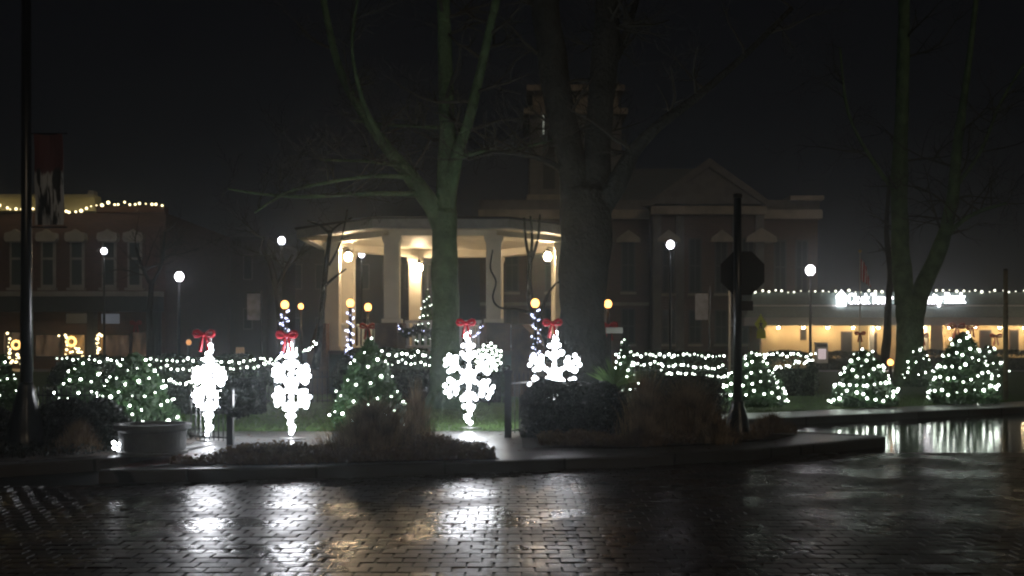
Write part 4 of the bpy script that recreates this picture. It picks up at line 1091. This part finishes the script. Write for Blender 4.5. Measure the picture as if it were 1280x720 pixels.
# warm decorations in the windows
def glow(px, py, r, lab, e):
    c = at(px,py,69.0); t = thing('lit_wreath', lab, 'wreath', c)
    f = MB(); f.tube([c+Vector((r*math.cos(k*PI/6),0,r*math.sin(k*PI/6))) for k in range(13)], r*.25, 6); f.build('ring', mat('wreath_green', (.03,.06,.02), .7), t)
    for k in range(12): bulb_obj('amber_'+str(r), r*.34, e, t, Vector((r*math.cos(k*PI/6),-.1,r*math.sin(k*PI/6))))
E_am = emit('amber_bulb', (1.0,.56,.16), 3.6)
glow(21,431,.26,'amber lit wreath left of the banner pole in a shopfront', E_am); glow(90,427,.28,'bright amber lit wreath in the shopfront right of the banner pole', E_am)
for lab, pp in (('vertical amber lights on the shop door left of the banner pole', [(11,418),(11,440),(14,455),(20,452),(22,440),(23,456)]),
                ('vertical amber lights framing the shop door right of the banner pole', [(75,419),(83,420),(83,443),(86,443),(93,432),(95,442),(100,436),(102,446)]),
                ('amber lights framing the narrow shop doorway left of the red bow', [(122,418),(128,418),(122,420),(122,432),(123,442)])):
    light_string(lab, resample([at(x,y,69.0) for x,y in pp], 16, .04), 'warm', .10, wire=True)
pts = [(-60,262),(-30,258),(0,257),(20,262),(45,262),(70,268),(88,264),(104,262),(118,258),(130,255),(160,254),(180,255),(190,257),(203,256)]
light_string('swagged warm bulbs along the cornice of the brick shops', resample([at(x,y,69.0) for x,y in pts], 40), 'warm', .105)
o = bow_mesh(at(170,404,60), .55).build('red_bow', M_reddk); tag(o, 'large red bow hung before the brick shopfront', 'bow')
# dim blocks further back
M_dimb = brick_mat('far_brick', (.055,.045,.04), (.045,.036,.033), (.05,.045,.04), .5, .2, .85, .01)
for (a,b_,yt,DD,lab) in ((212,335,300,95,'dim dark two storey building beyond the left lawn'), (330,600,312,110,'dim dark building behind the bandstand')):
    t = thing('dark_building', lab, 'building', (X((a+b_)/2,DD),DD+5,0))
    m = MB(); m.b2(X(a,DD),X(b_,DD),DD,DD+12,-.02,Z(yt,DD)); m.build('wall', M_dimb, t)
    m = MB(); m.b2(X(a-2,DD),X(b_+2,DD),DD-.4,DD+12.3,Z(yt,DD),Z(yt-4,DD)); m.build('roof', M_roof, t)
    for k in range(int((b_-a)/28)):
        px = a+14+28*k
        for y0,y1 in ((yt+18,yt+50),(yt+85,yt+112)):
            m = MB(); m.b2(X(px-6,DD),X(px+6,DD),DD-.05,DD+.01,Z(y1,DD),Z(y0,DD)); fr = m.build('window', M_greystone, t)
            m = MB(); m.b2(X(px-4.5,DD),X(px+4.5,DD),DD-.09,DD-.055,Z(y1-1.5,DD),Z(y0+1.5,DD)); m.build('pane', E_dimw if (px in (300,)) else M_glass, fr)
    if a == 212:
        m = MB(); m.b2(X(295,DD),X(306,DD),DD-.12,DD-.10,Z(447,DD),Z(434,DD)); m.build('lit_door', emit('door_glow', (1.0,.65,.3), .16), t)

# ------------------------------------------------------------------ haze
hz = MB(); hz.b2(-180,180,-25,170,-1.2,45)
hm = bpy.data.materials.new('mist'); hm.use_nodes = True; nt = hm.node_tree; nt.nodes.clear()
vo = nt.nodes.new('ShaderNodeVolumePrincipled'); ou = nt.nodes.new('ShaderNodeOutputMaterial'); nt.links.new(vo.outputs[0], ou.inputs['Volume'])
vo.inputs['Color'].default_value = (.84,.95,1,1); vo.inputs['Density'].default_value = .0025; vo.inputs['Anisotropy'].default_value = .88
HAZE = True
if HAZE: tag(hz.build('haze', hm), 'thin damp night mist over the whole square', 'haze', kind='stuff')

# ------------------------------------------------------------------ light, world, camera
city_glow = bpy.data.lights.new('city_glow', 'SUN'); city_glow.energy = .18; city_glow.angle = math.radians(12); city_glow.color = (1.0,.78,.54)  # weak lamp added to stand for city glow behind the camera
so = bpy.data.objects.new('city_glow', city_glow); col.objects.link(so); so.rotation_euler = (math.radians(58), 0, math.radians(22))
w = bpy.data.worlds.new('World'); scene.world = w; w.use_nodes = True; nt = w.node_tree
bg = nt.nodes['Background']; tc = nt.nodes.new('ShaderNodeTexCoord'); sp = nt.nodes.new('ShaderNodeSeparateXYZ'); rp = nt.nodes.new('ShaderNodeValToRGB')
nt.links.new(tc.outputs['Generated'], sp.inputs[0]); nt.links.new(sp.outputs[2], rp.inputs[0]); nt.links.new(rp.outputs[0], bg.inputs['Color'])
rp.color_ramp.elements[0].color = (.0086,.0092,.0112,1); rp.color_ramp.elements[1].color = (.0054,.0054,.0070,1); rp.color_ramp.elements[0].position = 0; rp.color_ramp.elements[1].position = .5
bg.inputs['Strength'].default_value = .40
cam = bpy.data.cameras.new('camera'); cam.lens = 36; cam.sensor_width = 36; cam.clip_end = 1500; cam.clip_start = .1
cam.shift_y = (HY-360)/1280
co = bpy.data.objects.new('camera', cam); col.objects.link(co); co.location = (0,0,CAM_H); co.rotation_euler = (PI/2,0,0); scene.camera = co
vs = scene.view_settings; vs.view_transform = 'Standard'; vs.look = 'None'; vs.exposure = 0; vs.gamma = 1; vs.use_curve_mapping = False
cy = scene.cycles
cy.use_denoising = True; cy.denoiser = 'OPENIMAGEDENOISE'; cy.max_bounces = 4; cy.diffuse_bounces = 2; cy.glossy_bounces = 2; cy.volume_bounces = 0
cy.sample_clamp_indirect = 2.0; cy.caustics_reflective = False; cy.caustics_refractive = False; cy.filter_width = 2.2
